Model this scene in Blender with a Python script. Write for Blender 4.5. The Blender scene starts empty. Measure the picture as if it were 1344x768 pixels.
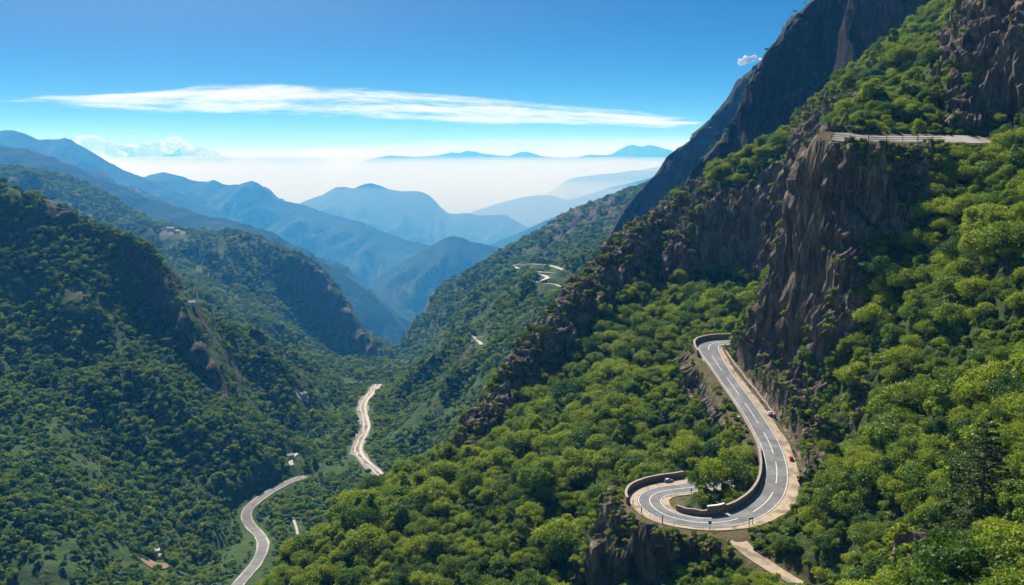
import bpy, bmesh, math, random
import numpy as np
from mathutils import Vector, Matrix

# ------------------------------------------------------------------ camera, sky, sun, exposure
scene = bpy.context.scene
F, CX, CY, HORIZON = 1164.0, 672.0, 384.0, 206.0        # photograph's focal length and horizon in its own pixels
PITCH = math.atan((CY - HORIZON) / F)
SP, CP = math.sin(PITCH), math.cos(PITCH)

cam_data = bpy.data.cameras.new('camera')
cam_data.sensor_width = 36.0
cam_data.lens = 36.0 * F / 1344.0
cam_data.clip_start = 1.0
cam_data.clip_end = 200000.0
cam = bpy.data.objects.new('camera', cam_data)
scene.collection.objects.link(cam)
cam.location = (0, 0, 0)
cam.rotation_euler = (math.pi / 2 - PITCH, 0, 0)
scene.camera = cam

SUN_EL, SUN_AZ = math.radians(48), math.radians(-24)    # azimuth from +Y (straight ahead), negative = left
sun_vec = Vector((math.sin(SUN_AZ) * math.cos(SUN_EL), math.cos(SUN_AZ) * math.cos(SUN_EL), math.sin(SUN_EL)))
sd = bpy.data.lights.new('sun', 'SUN')
sd.energy = 5.0
sd.angle = math.radians(0.53)
sd.color = (1.0, 0.95, 0.86)
sun = bpy.data.objects.new('sun', sd)
scene.collection.objects.link(sun)
sun.rotation_euler = sun_vec.to_track_quat('Z', 'Y').to_euler()

world = bpy.data.worlds.new('World')
scene.world = world
world.use_nodes = True
wn, wl = world.node_tree.nodes, world.node_tree.links
wn.clear()
w_out = wn.new('ShaderNodeOutputWorld')
w_bg = wn.new('ShaderNodeBackground')
w_sky = wn.new('ShaderNodeTexSky')
w_sky.sky_type = 'NISHITA'
w_sky.sun_disc = False
w_sky.sun_elevation = SUN_EL
w_sky.sun_rotation = SUN_AZ
w_sky.altitude = 1800
w_sky.air_density = 1.0
w_sky.dust_density = 0.6
w_sky.ozone_density = 1.2
w_bg.inputs['Strength'].default_value = 0.061
w_tc = wn.new('ShaderNodeTexCoord')
w_sep = wn.new('ShaderNodeSeparateXYZ')
w_max = wn.new('ShaderNodeMath'); w_max.operation = 'MAXIMUM'; w_max.inputs[1].default_value = 0.0
w_mul = wn.new('ShaderNodeMath'); w_mul.operation = 'MULTIPLY_ADD'; w_mul.inputs[1].default_value = 4.2; w_mul.inputs[2].default_value = 0.02
w_com = wn.new('ShaderNodeCombineXYZ')
w_nrm = wn.new('ShaderNodeVectorMath'); w_nrm.operation = 'NORMALIZE'
wl.new(w_tc.outputs['Generated'], w_sep.inputs[0])
wl.new(w_sep.outputs[2], w_max.inputs[0])
wl.new(w_max.outputs[0], w_mul.inputs[0])
wl.new(w_sep.outputs[0], w_com.inputs[0])
wl.new(w_sep.outputs[1], w_com.inputs[1])
wl.new(w_mul.outputs[0], w_com.inputs[2])
wl.new(w_com.outputs[0], w_nrm.inputs[0])
wl.new(w_nrm.outputs[0], w_sky.inputs[0])
w_hs = wn.new('ShaderNodeHueSaturation'); w_hs.inputs['Saturation'].default_value = 1.45; w_hs.inputs['Hue'].default_value = 0.499
wl.new(w_sky.outputs[0], w_hs.inputs['Color'])
wl.new(w_hs.outputs[0], w_bg.inputs['Color'])
wl.new(w_bg.outputs[0], w_out.inputs['Surface'])

scene.view_settings.view_transform = 'Standard'
scene.view_settings.look = 'None'
scene.view_settings.exposure = 0.85
scene.view_settings.gamma = 1.0
scene.view_settings.use_curve_mapping = False
scene.render.engine = 'CYCLES'
cy = scene.cycles
cy.use_denoising = True
cy.max_bounces = 5
cy.diffuse_bounces = 2
cy.glossy_bounces = 2
cy.transmission_bounces = 3
cy.transparent_max_bounces = 24
cy.volume_bounces = 1
cy.use_fast_gi = False
cy.sample_clamp_indirect = 4.0

# ------------------------------------------------------------------ helpers
def slope_at(py):
    v = (CY - py) / F
    return (-SP + v * CP) / (CP + v * SP)

def P(px, py, Y):
    """the world point seen at photograph pixel (px, py) when it stands Y metres ahead"""
    v = (CY - py) / F
    fw = CP + v * SP
    return np.array([(px - CX) / F * Y / fw, Y, slope_at(py) * Y])

def PZ(px, py, z):
    return P(px, py, z / slope_at(py))

def project(X, Y, Z):
    fx, fy, fz = X, CP * Y - SP * Z, SP * Y + CP * Z
    return CX + F * fx / fy, CY - F * fz / fy

_rng = np.random.default_rng(7)
_perm = _rng.permutation(256)
_perm = np.concatenate([_perm, _perm, _perm])
_g = _rng.normal(size=(256, 3)); _g /= np.linalg.norm(_g, axis=1)[:, None]

def noise3(x, y, z):
    x, y, z = np.broadcast_arrays(np.asarray(x, float), np.asarray(y, float), np.asarray(z, float))
    xi, yi, zi = np.floor(x).astype(int), np.floor(y).astype(int), np.floor(z).astype(int)
    xf, yf, zf = x - xi, y - yi, z - zi
    xi &= 255; yi &= 255; zi &= 255
    u, v, w = (t * t * t * (t * (t * 6 - 15) + 10) for t in (xf, yf, zf))
    r = 0
    for dx in (0, 1):
        wx = u if dx else 1 - u
        a = _perm[xi + dx]
        for dy in (0, 1):
            wy = v if dy else 1 - v
            b = _perm[a + yi + dy]
            for dz in (0, 1):
                wz = w if dz else 1 - w
                g = _g[_perm[b + zi + dz]]
                r = r + wx * wy * wz * (g[..., 0] * (xf - dx) + g[..., 1] * (yf - dy) + g[..., 2] * (zf - dz))
    return r * 1.6

def fbm(x, y, z=0.0, octaves=4, gain=0.5):
    a, s, r = 1.0, 1.0, 0
    for o in range(octaves):
        r = r + a * noise3(x * s + 17.3 * o, y * s + 5.1 * o, z * s + 9.7 * o)
        a *= gain; s *= 2.03
    return r

def ridged(x, y, z=0.0, octaves=4, gain=0.5):
    a, s, r = 1.0, 1.0, 0
    for o in range(octaves):
        n = 1 - np.abs(noise3(x * s + 31.3 * o, y * s + 7.7 * o, z * s + 3.9 * o)) * 2
        r = r + a * n
        a *= gain; s *= 2.07
    return r

_u = _rng.uniform(size=(256, 4))
def blocks(x, y, z):
    """broken rock: one random step per cell of an uneven lattice, in -1..1"""
    xi, yi, zi = np.floor(x).astype(int), np.floor(y).astype(int), np.floor(z).astype(int)
    best = np.full(np.shape(x), 1e9); val = np.zeros(np.shape(x))
    for dx in (-1, 0, 1):
        for dy in (-1, 0, 1):
            for dz in (-1, 0, 1):
                h = _perm[_perm[_perm[(xi + dx) & 255] + ((yi + dy) & 255)] + ((zi + dz) & 255)]
                u = _u[h]
                d = (xi + dx + u[..., 0] - x) ** 2 + (yi + dy + u[..., 1] - y) ** 2 + (zi + dz + u[..., 2] - z) ** 2
                m = d < best
                best = np.where(m, d, best); val = np.where(m, u[..., 3] * 2 - 1, val)
    return val

def sstep(a, b, x):
    t = np.clip((x - a) / (b - a), 0, 1)
    return t * t * (3 - 2 * t)

def link(o):
    scene.collection.objects.link(o); return o

def tag(o, label=None, cat=None, group=None, kind=None):
    if label: o['label'] = label
    if cat: o['category'] = cat
    if group: o['group'] = group
    if kind: o['kind'] = kind
    return o

def empty(name, loc=(0, 0, 0), rz=0.0):
    o = bpy.data.objects.new(name, None)
    o.empty_display_size = 0.5
    o.location = loc; o.rotation_euler = (0, 0, rz)
    return link(o)

def np_mesh(name, verts, faces, smooth=True, attrs=None, flat=None):
    """mesh from numpy arrays; faces all of one size"""
    me = bpy.data.meshes.new(name)
    verts = np.asarray(verts, np.float32); faces = np.asarray(faces, np.int32)
    nf, k = faces.shape
    me.vertices.add(len(verts)); me.vertices.foreach_set('co', verts.ravel())
    me.loops.add(nf * k); me.loops.foreach_set('vertex_index', faces.ravel())
    me.polygons.add(nf); me.polygons.foreach_set('loop_start', np.arange(0, nf * k, k, dtype=np.int32))
    me.polygons.foreach_set('use_smooth', np.full(nf, smooth) if flat is None else ~flat)
    for an, av in (attrs or {}).items():
        at = me.attributes.new(an, 'FLOAT', 'POINT'); at.data.foreach_set('value', np.asarray(av, np.float32).ravel())
    me.update(calc_edges=True); me.validate()
    return me

def np_obj(name, verts, faces, mat, smooth=True, parent=None, attrs=None, flat=None):
    o = bpy.data.objects.new(name, np_mesh(name, verts, faces, smooth, attrs, flat))
    if mat: o.data.materials.append(mat)
    if parent: o.parent = parent
    return link(o)

def grid_faces(nu, nv):
    i = np.arange(nu * nv).reshape(nu, nv)
    return np.stack([i[:-1, :-1], i[1:, :-1], i[1:, 1:], i[:-1, 1:]], -1).reshape(-1, 4)

class MB:
    """collects boxes, tubes and lofts in one bmesh and links them as ONE mesh object"""
    def __init__(self): self.bm = bmesh.new()
    def box(self, c, size, rot=None, bevel=0.0):
        r = bmesh.ops.create_cube(self.bm, size=1.0)
        vs = r['verts']
        bmesh.ops.scale(self.bm, vec=size, verts=vs)
        if bevel:
            es = list({e for v in vs for e in v.link_edges})
            b = bmesh.ops.bevel(self.bm, geom=es, offset=bevel, segments=2, affect='EDGES', profile=0.5)
            vs = list({v for f in b['faces'] for v in f.verts} | {v for v in vs if v.is_valid})
        if rot is not None: bmesh.ops.rotate(self.bm, cent=(0, 0, 0), matrix=rot, verts=vs)
        bmesh.ops.translate(self.bm, vec=c, verts=vs)
        return self
    def tube(self, a, b, r0, r1=None, n=8):
        a, b = Vector(a), Vector(b); r1 = r0 if r1 is None else r1
        q = (b - a).to_track_quat('Z', 'Y')
        rings = []
        for p, r in ((a, r0), (b, r1)):
            rings.append([self.bm.verts.new(p + q @ Vector((r * math.cos(t), r * math.sin(t), 0)))
                          for t in (2 * math.pi * k / n for k in range(n))])
        for k in range(n):
            self.bm.faces.new((rings[0][k], rings[0][(k + 1) % n], rings[1][(k + 1) % n], rings[1][k]))
        self.bm.faces.new(rings[0][::-1]); self.bm.faces.new(rings[1])
        return self
    def loft(self, rings, cap=True):
        vs = [[self.bm.verts.new(p) for p in r] for r in rings]
        n = len(vs[0])
        for a, b in zip(vs[:-1], vs[1:]):
            for k in range(n): self.bm.faces.new((a[k], a[(k + 1) % n], b[(k + 1) % n], b[k]))
        if cap: self.bm.faces.new(vs[0][::-1]); self.bm.faces.new(vs[-1])
        return self
    def build(self, name, mat, parent=None, smooth=False):
        bmesh.ops.recalc_face_normals(self.bm, faces=self.bm.faces)
        me = bpy.data.meshes.new(name); self.bm.to_mesh(me); self.bm.free()
        me.materials.append(mat)
        for p in me.polygons: p.use_smooth = smooth
        o = bpy.data.objects.new(name, me)
        if parent: o.parent = parent
        return link(o)

# ------------------------------------------------------------------ materials
def new_mat(name):
    m = bpy.data.materials.new(name); m.use_nodes = True
    nt = m.node_tree; nt.nodes.clear()
    out = nt.nodes.new('ShaderNodeOutputMaterial')
    return m, nt, out

def nd(nt, kind, **kw):
    n = nt.nodes.new(kind)
    for k, v in kw.items():
        if k.startswith('i_'): n.inputs[k[2:].replace('_', ' ')].default_value = v
        else: setattr(n, k, v)
    return n

def noise_node(nt, scale, detail=4.0, rough=0.55, coord=None, dist=0.0):
    n = nd(nt, 'ShaderNodeTexNoise')
    n.inputs['Scale'].default_value = scale; n.inputs['Detail'].default_value = detail
    n.inputs['Roughness'].default_value = rough; n.inputs['Distortion'].default_value = dist
    if coord is not None: nt.links.new(coord, n.inputs['Vector'])
    return n

def ramp(nt, fac, stops):
    r = nd(nt, 'ShaderNodeValToRGB')
    els = r.color_ramp.elements
    while len(els) < len(stops): els.new(0.5)
    for e, (p, c) in zip(els, stops):
        e.position = p; e.color = (c[0], c[1], c[2], 1) if not isinstance(c, (int, float)) else (c, c, c, 1)
    nt.links.new(fac, r.inputs[0])
    return r

def mixc(nt, fac, a, b, mode='MIX'):
    m = nd(nt, 'ShaderNodeMix', data_type='RGBA', blend_type=mode)
    for s, v in ((m.inputs[0], fac), (m.inputs[6], a), (m.inputs[7], b)):
        if hasattr(v, 'links'): nt.links.new(v, s)
        elif isinstance(v, (int, float)): s.default_value = v
        else: s.default_value = (v[0], v[1], v[2], 1)
    return m.outputs[2]

def mathn(nt, op, a, b=None, c=None, clamp=False):
    m = nd(nt, 'ShaderNodeMath', operation=op, use_clamp=clamp)
    for s, v in zip(m.inputs, (a, b, c)):
        if v is None: continue
        if hasattr(v, 'links'): nt.links.new(v, s)
        else: s.default_value = v
    return m.outputs[0]

def principled(nt, out, color, rough=0.9, spec=0.2, normal=None, metallic=0.0):
    b = nd(nt, 'ShaderNodeBsdfPrincipled')
    if hasattr(color, 'links'): nt.links.new(color, b.inputs['Base Color'])
    else: b.inputs['Base Color'].default_value = (*color, 1)
    if hasattr(rough, 'links'): nt.links.new(rough, b.inputs['Roughness'])
    else: b.inputs['Roughness'].default_value = rough
    b.inputs['Specular IOR Level'].default_value = spec
    b.inputs['Metallic'].default_value = metallic
    if normal is not None: nt.links.new(normal, b.inputs['Normal'])
    nt.links.new(b.outputs[0], out.inputs['Surface'])
    return b

def bump(nt, height, strength=0.5, dist=0.5):
    b = nd(nt, 'ShaderNodeBump'); b.inputs['Strength'].default_value = strength; b.inputs['Distance'].default_value = dist
    nt.links.new(height, b.inputs['Height'])
    return b.outputs[0]

def speckled(name, c1, c2, scale=1.0, rough=0.9, bump_s=0.3, bump_d=0.05, spec=0.15, c3=None):
    """a mottled surface of two (three) close tones with a fine relief"""
    m, nt, out = new_mat(name)
    co = nd(nt, 'ShaderNodeTexCoord').outputs['Object']
    n1 = noise_node(nt, 0.35 * scale, 5, 0.65, co); n2 = noise_node(nt, 6 * scale, 3, 0.6, co)
    c = mixc(nt, ramp(nt, n1.outputs[0], [(0.35, 0), (0.65, 1)]).outputs[0], c1, c2)
    if c3: c = mixc(nt, ramp(nt, noise_node(nt, 0.13 * scale, 4, 0.6, co).outputs[0], [(0.52, 0), (0.62, 1)]).outputs[0], c, c3)
    c = mixc(nt, 0.5, c, mixc(nt, n2.outputs[0], (0.55, 0.55, 0.55), (1.4, 1.4, 1.4)), 'MULTIPLY')
    principled(nt, out, c, rough, spec, bump(nt, n2.outputs[0], bump_s, bump_d))
    return m

def terrain_mat(name, rock_scale, green_a, green_b, soil, rock_a, rock_b, bump_d=1.0):
    """undergrowth over soil, bare rock where the mesh attribute says the ground is too steep"""
    m, nt, out = new_mat(name)
    geo = nd(nt, 'ShaderNodeNewGeometry').outputs['Position']
    att = nd(nt, 'ShaderNodeAttribute', attribute_name='rock').outputs['Fac']
    mp = nd(nt, 'ShaderNodeMapping'); mp.inputs['Scale'].default_value = (1, 1, 0.28); nt.links.new(geo, mp.inputs[0])
    nr = noise_node(nt, 0.16 * rock_scale, 8, 0.68, mp.outputs[0], 0.6)
    nf = noise_node(nt, 0.9 * rock_scale, 6, 0.7, mp.outputs[0])
    ng = noise_node(nt, 0.05 * rock_scale, 6, 0.65, geo)
    nb = noise_node(nt, 0.35 * rock_scale, 6, 0.7, geo)
    rock = ramp(nt, nr.outputs[0], [(0.30, [v * 0.5 for v in rock_a]), (0.45, rock_a), (0.58, rock_b), (0.72, [v * 1.5 for v in rock_b])]).outputs[0]
    ms = nd(nt, 'ShaderNodeMapping'); ms.inputs['Scale'].default_value = (1, 1, 0.25); nt.links.new(geo, ms.inputs[0])
    ns = noise_node(nt, 0.55 * rock_scale, 5, 0.7, ms.outputs[0], 0.8)
    rock = mixc(nt, 0.5, rock, ramp(nt, ns.outputs[0], [(0.34, (0.45, 0.43, 0.42)), (0.5, (1.0, 0.98, 0.95)), (0.66, (1.7, 1.6, 1.45))]).outputs[0], 'MULTIPLY')
    rock = mixc(nt, 0.6, rock, mixc(nt, nf.outputs[0], (0.4, 0.4, 0.4), (1.6, 1.6, 1.6)), 'MULTIPLY')
    green = mixc(nt, ramp(nt, nb.outputs[0], [(0.35, 0), (0.65, 1)]).outputs[0], green_a, green_b)
    green = mixc(nt, ramp(nt, ng.outputs[0], [(0.58, 0), (0.72, 1)]).outputs[0], green, soil)
    f = mathn(nt, 'ADD', att, mathn(nt, 'MULTIPLY_ADD', nb.outputs[0], 1.3, -0.65))
    f = ramp(nt, f, [(0.40, 0), (0.60, 1)]).outputs[0]
    bare = nd(nt, 'ShaderNodeAttribute', attribute_name='bare').outputs['Fac']
    bare = ramp(nt, mathn(nt, 'ADD', bare, mathn(nt, 'MULTIPLY_ADD', nb.outputs[0], 1.2, -0.6)), [(0.35, 0), (0.75, 1)]).outputs[0]
    green = mixc(nt, bare, green, mixc(nt, nf.outputs[0], [q * 0.7 for q in soil], [q * 1.6 for q in soil]))
    col = mixc(nt, f, green, rock)
    vo = nd(nt, 'ShaderNodeTexVoronoi', feature='DISTANCE_TO_EDGE'); vo.inputs['Scale'].default_value = 0.32 * rock_scale
    wv = nd(nt, 'ShaderNodeVectorMath', operation='MULTIPLY_ADD'); nt.links.new(nf.outputs['Color'], wv.inputs[0]); wv.inputs[1].default_value = (2.5 / rock_scale,) * 3
    nt.links.new(mp.outputs[0], wv.inputs[2]); nt.links.new(wv.outputs[0], vo.inputs['Vector'])
    crack = ramp(nt, vo.outputs['Distance'], [(0.0, 0), (0.12, 1)]).outputs[0]
    h = mathn(nt, 'ADD', nr.outputs[0], mathn(nt, 'MULTIPLY', nf.outputs[0], 0.5))
    h = mathn(nt, 'ADD', h, mathn(nt, 'MULTIPLY', mathn(nt, 'MULTIPLY', crack, f), 0.35))
    principled(nt, out, col, 0.95, 0.1, bump(nt, h, 1.0, bump_d))
    return m

M = {}
M['near'] = terrain_mat('hillside', 1.0, (0.035, 0.055, 0.014), (0.062, 0.09, 0.02), (0.11, 0.09, 0.045), (0.125, 0.098, 0.074), (0.26, 0.205, 0.155), 1.8)
M['valley'] = terrain_mat('valley', 0.45, (0.035, 0.065, 0.02), (0.065, 0.10, 0.026), (0.10, 0.10, 0.045), (0.085, 0.07, 0.06), (0.16, 0.13, 0.11), 3.0)
M['cliff'] = terrain_mat('cliff', 0.35, (0.025, 0.045, 0.018), (0.04, 0.065, 0.022), (0.05, 0.06, 0.025), (0.04, 0.034, 0.030), (0.085, 0.069, 0.06), 5.0)
M['mountain'] = terrain_mat('mountain', 0.06, (0.010, 0.024, 0.010), (0.022, 0.042, 0.015), (0.03, 0.036, 0.016), (0.04, 0.036, 0.032), (0.075, 0.062, 0.054), 14.0)
# ------------------------------------------------------------------ terrain from surveyed points
def rbf(points):
    p = np.array(points, float)
    # drop near-duplicates
    keep = []
    for i in range(len(p)):
        if all(np.hypot(*(p[i, :2] - p[j, :2])) > 1.5 for j in keep): keep.append(i)
    p = p[keep]; n = len(p)
    d = np.hypot(p[:, None, 0] - p[None, :, 0], p[:, None, 1] - p[None, :, 1])
    K = np.zeros((n + 1, n + 1)); K[:n, :n] = -d - np.eye(n) * 0.3; K[:n, n] = 1; K[n, :n] = 1
    w = np.linalg.solve(K, np.append(p[:, 2], 0))
    def f(X, Y):
        X = np.asarray(X, float); Y = np.asarray(Y, float); sh = X.shape
        x, y = X.ravel(), Y.ravel(); o = np.empty(len(x))
        for a in range(0, len(x), 20000):
            s = slice(a, a + 20000)
            o[s] = -np.hypot(x[s, None] - p[None, :, 0], y[s, None] - p[None, :, 1]) @ w[:n] + w[n]
        return o.reshape(sh)
    return f

def line3(pts, step):
    """straight-line resample of (px, py, Y) knots into world points"""
    w = np.array([P(*q) for q in pts]); out = []
    for a, b in zip(w[:-1], w[1:]):
        n = max(1, int(np.hypot(*(b - a)[:2]) / step))
        out += [a + (b - a) * k / n for k in range(n)]
    return out + [w[-1]]

def spline(pts, step):
    """Catmull-Rom through world points, resampled evenly"""
    p = np.array(pts, float); p = np.vstack([2 * p[0] - p[1], p, 2 * p[-1] - p[-2]])
    o = []
    for i in range(1, len(p) - 2):
        for t in np.linspace(0, 1, 24, endpoint=False):
            a, b, c, d = p[i - 1:i + 3]
            o.append(0.5 * (2 * b + (c - a) * t + (2 * a - 5 * b + 4 * c - d) * t * t + (3 * b - a - 3 * c + d) * t ** 3))
    o.append(p[-2]); o = np.array(o)
    L = np.concatenate([[0], np.cumsum(np.linalg.norm(np.diff(o, axis=0), axis=1))])
    s = np.linspace(0, L[-1], max(2, int(L[-1] / step) + 1))
    return np.stack([np.interp(s, L, o[:, k]) for k in range(o.shape[1])], 1)

# the mountain road, from below the bend up to the upper hairpin: pixel and height of its centre line
ROAD_PX = [(985, 628, -122.2), (955, 633, -121.8), (930, 636.5, -121.4), (904, 640, -121), (875, 643.5, -120.6), (858, 649, -120.2), (852.5, 657, -120),
           (859, 667, -119.8), (874, 676, -119.6), (897, 682.5, -119.4), (925, 686, -119), (950, 684.5, -118.6), (970, 680, -118.2),
           (989, 671.5, -117.7), (1004, 660, -117.2), (1014, 647, -116.5), (1019, 631, -115.6), (1019, 612, -114.3),
           (1014, 592, -112.8), (1006, 574, -111), (996, 557, -109), (986, 541, -106.8), (972, 521, -104), (957, 500, -101),
           (945, 483, -98.2), (936, 469, -96), (930.5, 459, -94.4), (931.5, 453, -93.6), (940, 450, -93), (956, 449, -92.6), (978, 449, -92.2), (1002, 449.5, -92), (1030, 450, -92)]
ROAD = spline([PZ(*q) for q in ROAD_PX], 1.5)
PATH = spline([PZ(958, 698, -119.1), PZ(968, 710, -119.6), PZ(985, 726, -120.5), PZ(1008, 742, -121.3), PZ(1032, 757, -122), PZ(1056, 770, -122.5), PZ(1085, 786, -123)], 1.5)

def near_road(X, Y, line):
    """distance to a polyline and the height of its closest point"""
    X = np.asarray(X, float); d2 = np.full(X.shape, 1e12); z = np.zeros(X.shape); k = np.zeros(X.shape, int)
    for i, q in enumerate(line):
        e = (X - q[0]) ** 2 + (Y - q[1]) ** 2
        m = e < d2
        d2[m] = e[m]; z[m] = q[2]; k[m] = i
    return np.sqrt(d2), z, k

CREST = [(330, 800, 325), (400, 738, 365), (450, 690, 395), (500, 645, 425), (560, 612, 445), (597, 596, 455), (612, 570, 468), (625, 548, 478), (650, 513, 495),
         (680, 468, 515), (715, 428, 535), (745, 388, 555), (785, 348, 580), (830, 307, 605), (862, 277, 635), (893, 266, 655)]
FIN_BASE = [(612, 597, 450), (640, 580, 464), (670, 555, 478), (700, 528, 497), (735, 478, 521), (772, 430, 541), (800, 398, 560), (838, 358, 586), (872, 318, 622)]
TOP_EDGE = [(890, 266, 655), (925, 241, 655), (960, 224, 650), (1000, 203, 640), (1040, 168, 630), (1065, 143, 625), (1090, 115, 630), (1115, 100, 640), (1180, 62, 660), (1230, 27, 690), (1270, -3, 720)]
FACE_TOP = [(866, 368, 592), (890, 318, 600), (915, 285, 605), (950, 262, 602), (985, 240, 592), (1020, 218, 580), (1042, 205, 562)]
FACE_BASE = [(856, 394, 588), (885, 374, 591), (915, 352, 594), (950, 348, 588), (985, 350, 575), (1012, 356, 555), (1030, 380, 520)]
LEDGE_FRONT = [(1092, 184, 374), (1120, 187, 368), (1160, 189, 366), (1210, 188, 370), (1255, 187, 378), (1292, 185, 388)]
LEDGE_BACK = [(1096, 175, 398), (1130, 175, 396), (1170, 175, 396), (1220, 175, 402), (1270, 178, 404), (1295, 180, 402)]
ARETE = [(1090, 186, 375), (1068, 206, 386), (1054, 250, 392), (1040, 300, 396), (1022, 350, 400), (1003, 410, 402), (990, 455, 404)]
ARETE_FOOT = [(981, 486, 402), (990, 505, 386), (1003, 530, 367)]
pts = []
for L, st in ((CREST, 8), (FIN_BASE, 8), (TOP_EDGE, 12), (FACE_TOP, 8), (FACE_BASE, 8), (LEDGE_FRONT, 6), (LEDGE_BACK, 6), (ARETE, 8), (ARETE_FOOT, 5)):
    pts += line3(L, st)
c = line3(CREST, 12)
for q in c:
    pts += [q + (-34, 26, -70), q + (-75, 55, -150)]
for q in line3(TOP_EDGE, 20)[2:]:
    pts += [q + (-10, 45, -50), q + (-20, 100, -150)]
for q in (  # slopes between the edges
    (500, 700, 360), (480, 768, 325), (600, 700, 345), (600, 768, 305), (560, 650, 395), (620, 640, 390), (700, 768, 297), (700, 700, 320), (700, 640, 355), (700, 590, 400),
    (760, 700, 322), (760, 640, 348), (770, 580, 400), (770, 520, 455), (800, 600, 378), (830, 560, 408), (830, 480, 485), (860, 425, 535), (880, 500, 458), (900, 400, 548),
    (950, 395, 525), (955, 425, 490), (990, 432, 462), (1005, 400, 480), (1022, 365, 500), (850, 610, 365), (720, 735, 318), (650, 600, 425), (660, 560, 470),
    (905, 500, 415), (880, 540, 408), (850, 578, 396), (930, 560, 372), (960, 590, 350), (905, 600, 350), (945, 615, 334), (870, 605, 362),
    (812, 662, 304), (768, 720, 296), (745, 772, 290), (800, 740, 289), (785, 775, 292), (840, 772, 284), (850, 708, 281), (882, 772, 270), (900, 715, 273), (950, 772, 249), (925, 745, 262), (1100, 786, 218),
    (1000, 700, 267), (1050, 700, 262), (1030, 730, 252),
    (1130, 340, 352), (1200, 300, 350), (1250, 250, 357), (1080, 400, 374), (1035, 470, 388), (1100, 280, 372), (1160, 260, 362), (1290, 205, 372),
    (1050, 490, 372), (1062, 530, 348), (1075, 570, 330), (1085, 620, 307), (1100, 640, 292), (1150, 480, 317), (1150, 400, 340), (1250, 480, 272), (1344, 480, 238), (1420, 480, 208),
    (1344, 300, 280), (1344, 220, 330), (1420, 250, 260), (1250, 350, 312), (1250, 600, 226), (1344, 620, 178), (1344, 768, 132), (1200, 768, 186), (1200, 680, 217), (1100, 700, 252),
    (1430, 768, 100), (1430, 600, 150), (1150, 580, 268), (1130, 720, 232),
    (1245, 166, 407), (1290, 172, 405), (1344, 150, 402), (1344, 80, 408), (1262, 60, 437), (1240, 145, 420), (1250, 100, 430), (1285, 0, 448), (1344, 0, 422), (1400, -80, 450), (1300, -80, 470),
    (1225, 140, 455), (1230, 60, 560), (1150, 142, 440), (1100, 158, 432), (1130, 120, 520), (1180, 80, 590), (1060, 200, 455), (1262, 5, 640), (1225, 100, 500), (1040, 190, 600), (1100, 135, 560)):
    pts.append(P(*q))
pts += [np.array(q, float) for q in (
    (60, 100, -80), (0, 100, -130), (0, 200, -155), (-100, 250, -200), (120, 60, -30), (90, 60, -50), (60, 200, -118), (30, 250, -135), (-60, 300, -172), (-120, 300, -200), (-150, 330, -230), (-160, 200, -260),
    (-160, 60, -240), (0, 60, -130), (200, 100, 40), (300, 200, 120), (380, 300, 190), (380, 420, 220), (300, 420, 130), (340, 520, 180), (380, 620, 200), (380, 800, -100), (200, 800, -300), (0, 700, -300), (0, 800, -340), (-160, 560, -330), (-160, 800, -340))]
# the road bed and its cuttings
for q in ROAD[::5]: pts.append(q - (0, 0, 0.3))
near_f = rbf(pts)

ROAD_N = np.gradient(ROAD[:, :2], axis=0)
ROAD_T = ROAD_N / np.linalg.norm(ROAD_N, axis=1)[:, None]
ROAD_R = np.stack([ROAD_T[:, 1], -ROAD_T[:, 0]], 1)      # to the right of the way up the road

NX0, NX1, NY0, NY1, NS = -160.0, 380.0, 60.0, 800.0, 0.85
gx = np.arange(NX0, NX1 + NS, NS); gy = np.arange(NY0, NY1 + NS, NS)
GX, GY = np.meshgrid(gx, gy, indexing='ij')
H = near_f(GX, GY)
def blur(h, n):
    for _ in range(n):
        h = np.pad(h, 1, mode='edge')
        h = (h[:-2, 1:-1] + h[2:, 1:-1] + h[1:-1, :-2] + h[1:-1, 2:] + 4 * h[1:-1, 1:-1]) / 8
    return h
H = blur(H, 12)
rd, rz, ri = near_road(GX, GY, ROAD)
pd_, pz, _ = near_road(GX, GY, PATH)
ledge_mid = spline([0.55 * np.array(P(*a)) + 0.45 * np.array(P(*b)) for a, b in zip(LEDGE_FRONT, LEDGE_BACK)], 2.0)
ld, lz, _ = near_road(GX, GY, ledge_mid)
calm = sstep(7, 22, rd) * sstep(3, 12, pd_) * sstep(9, 22, ld)
H = H + calm * (fbm(GX / 42, GY / 42, 0.3, 4) * 4.2 + fbm(GX / 11, GY / 11, 5.3, 3) * 0.9)
gxx, gyy = np.gradient(H, NS)
G = np.hypot(gxx, gyy)
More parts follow.
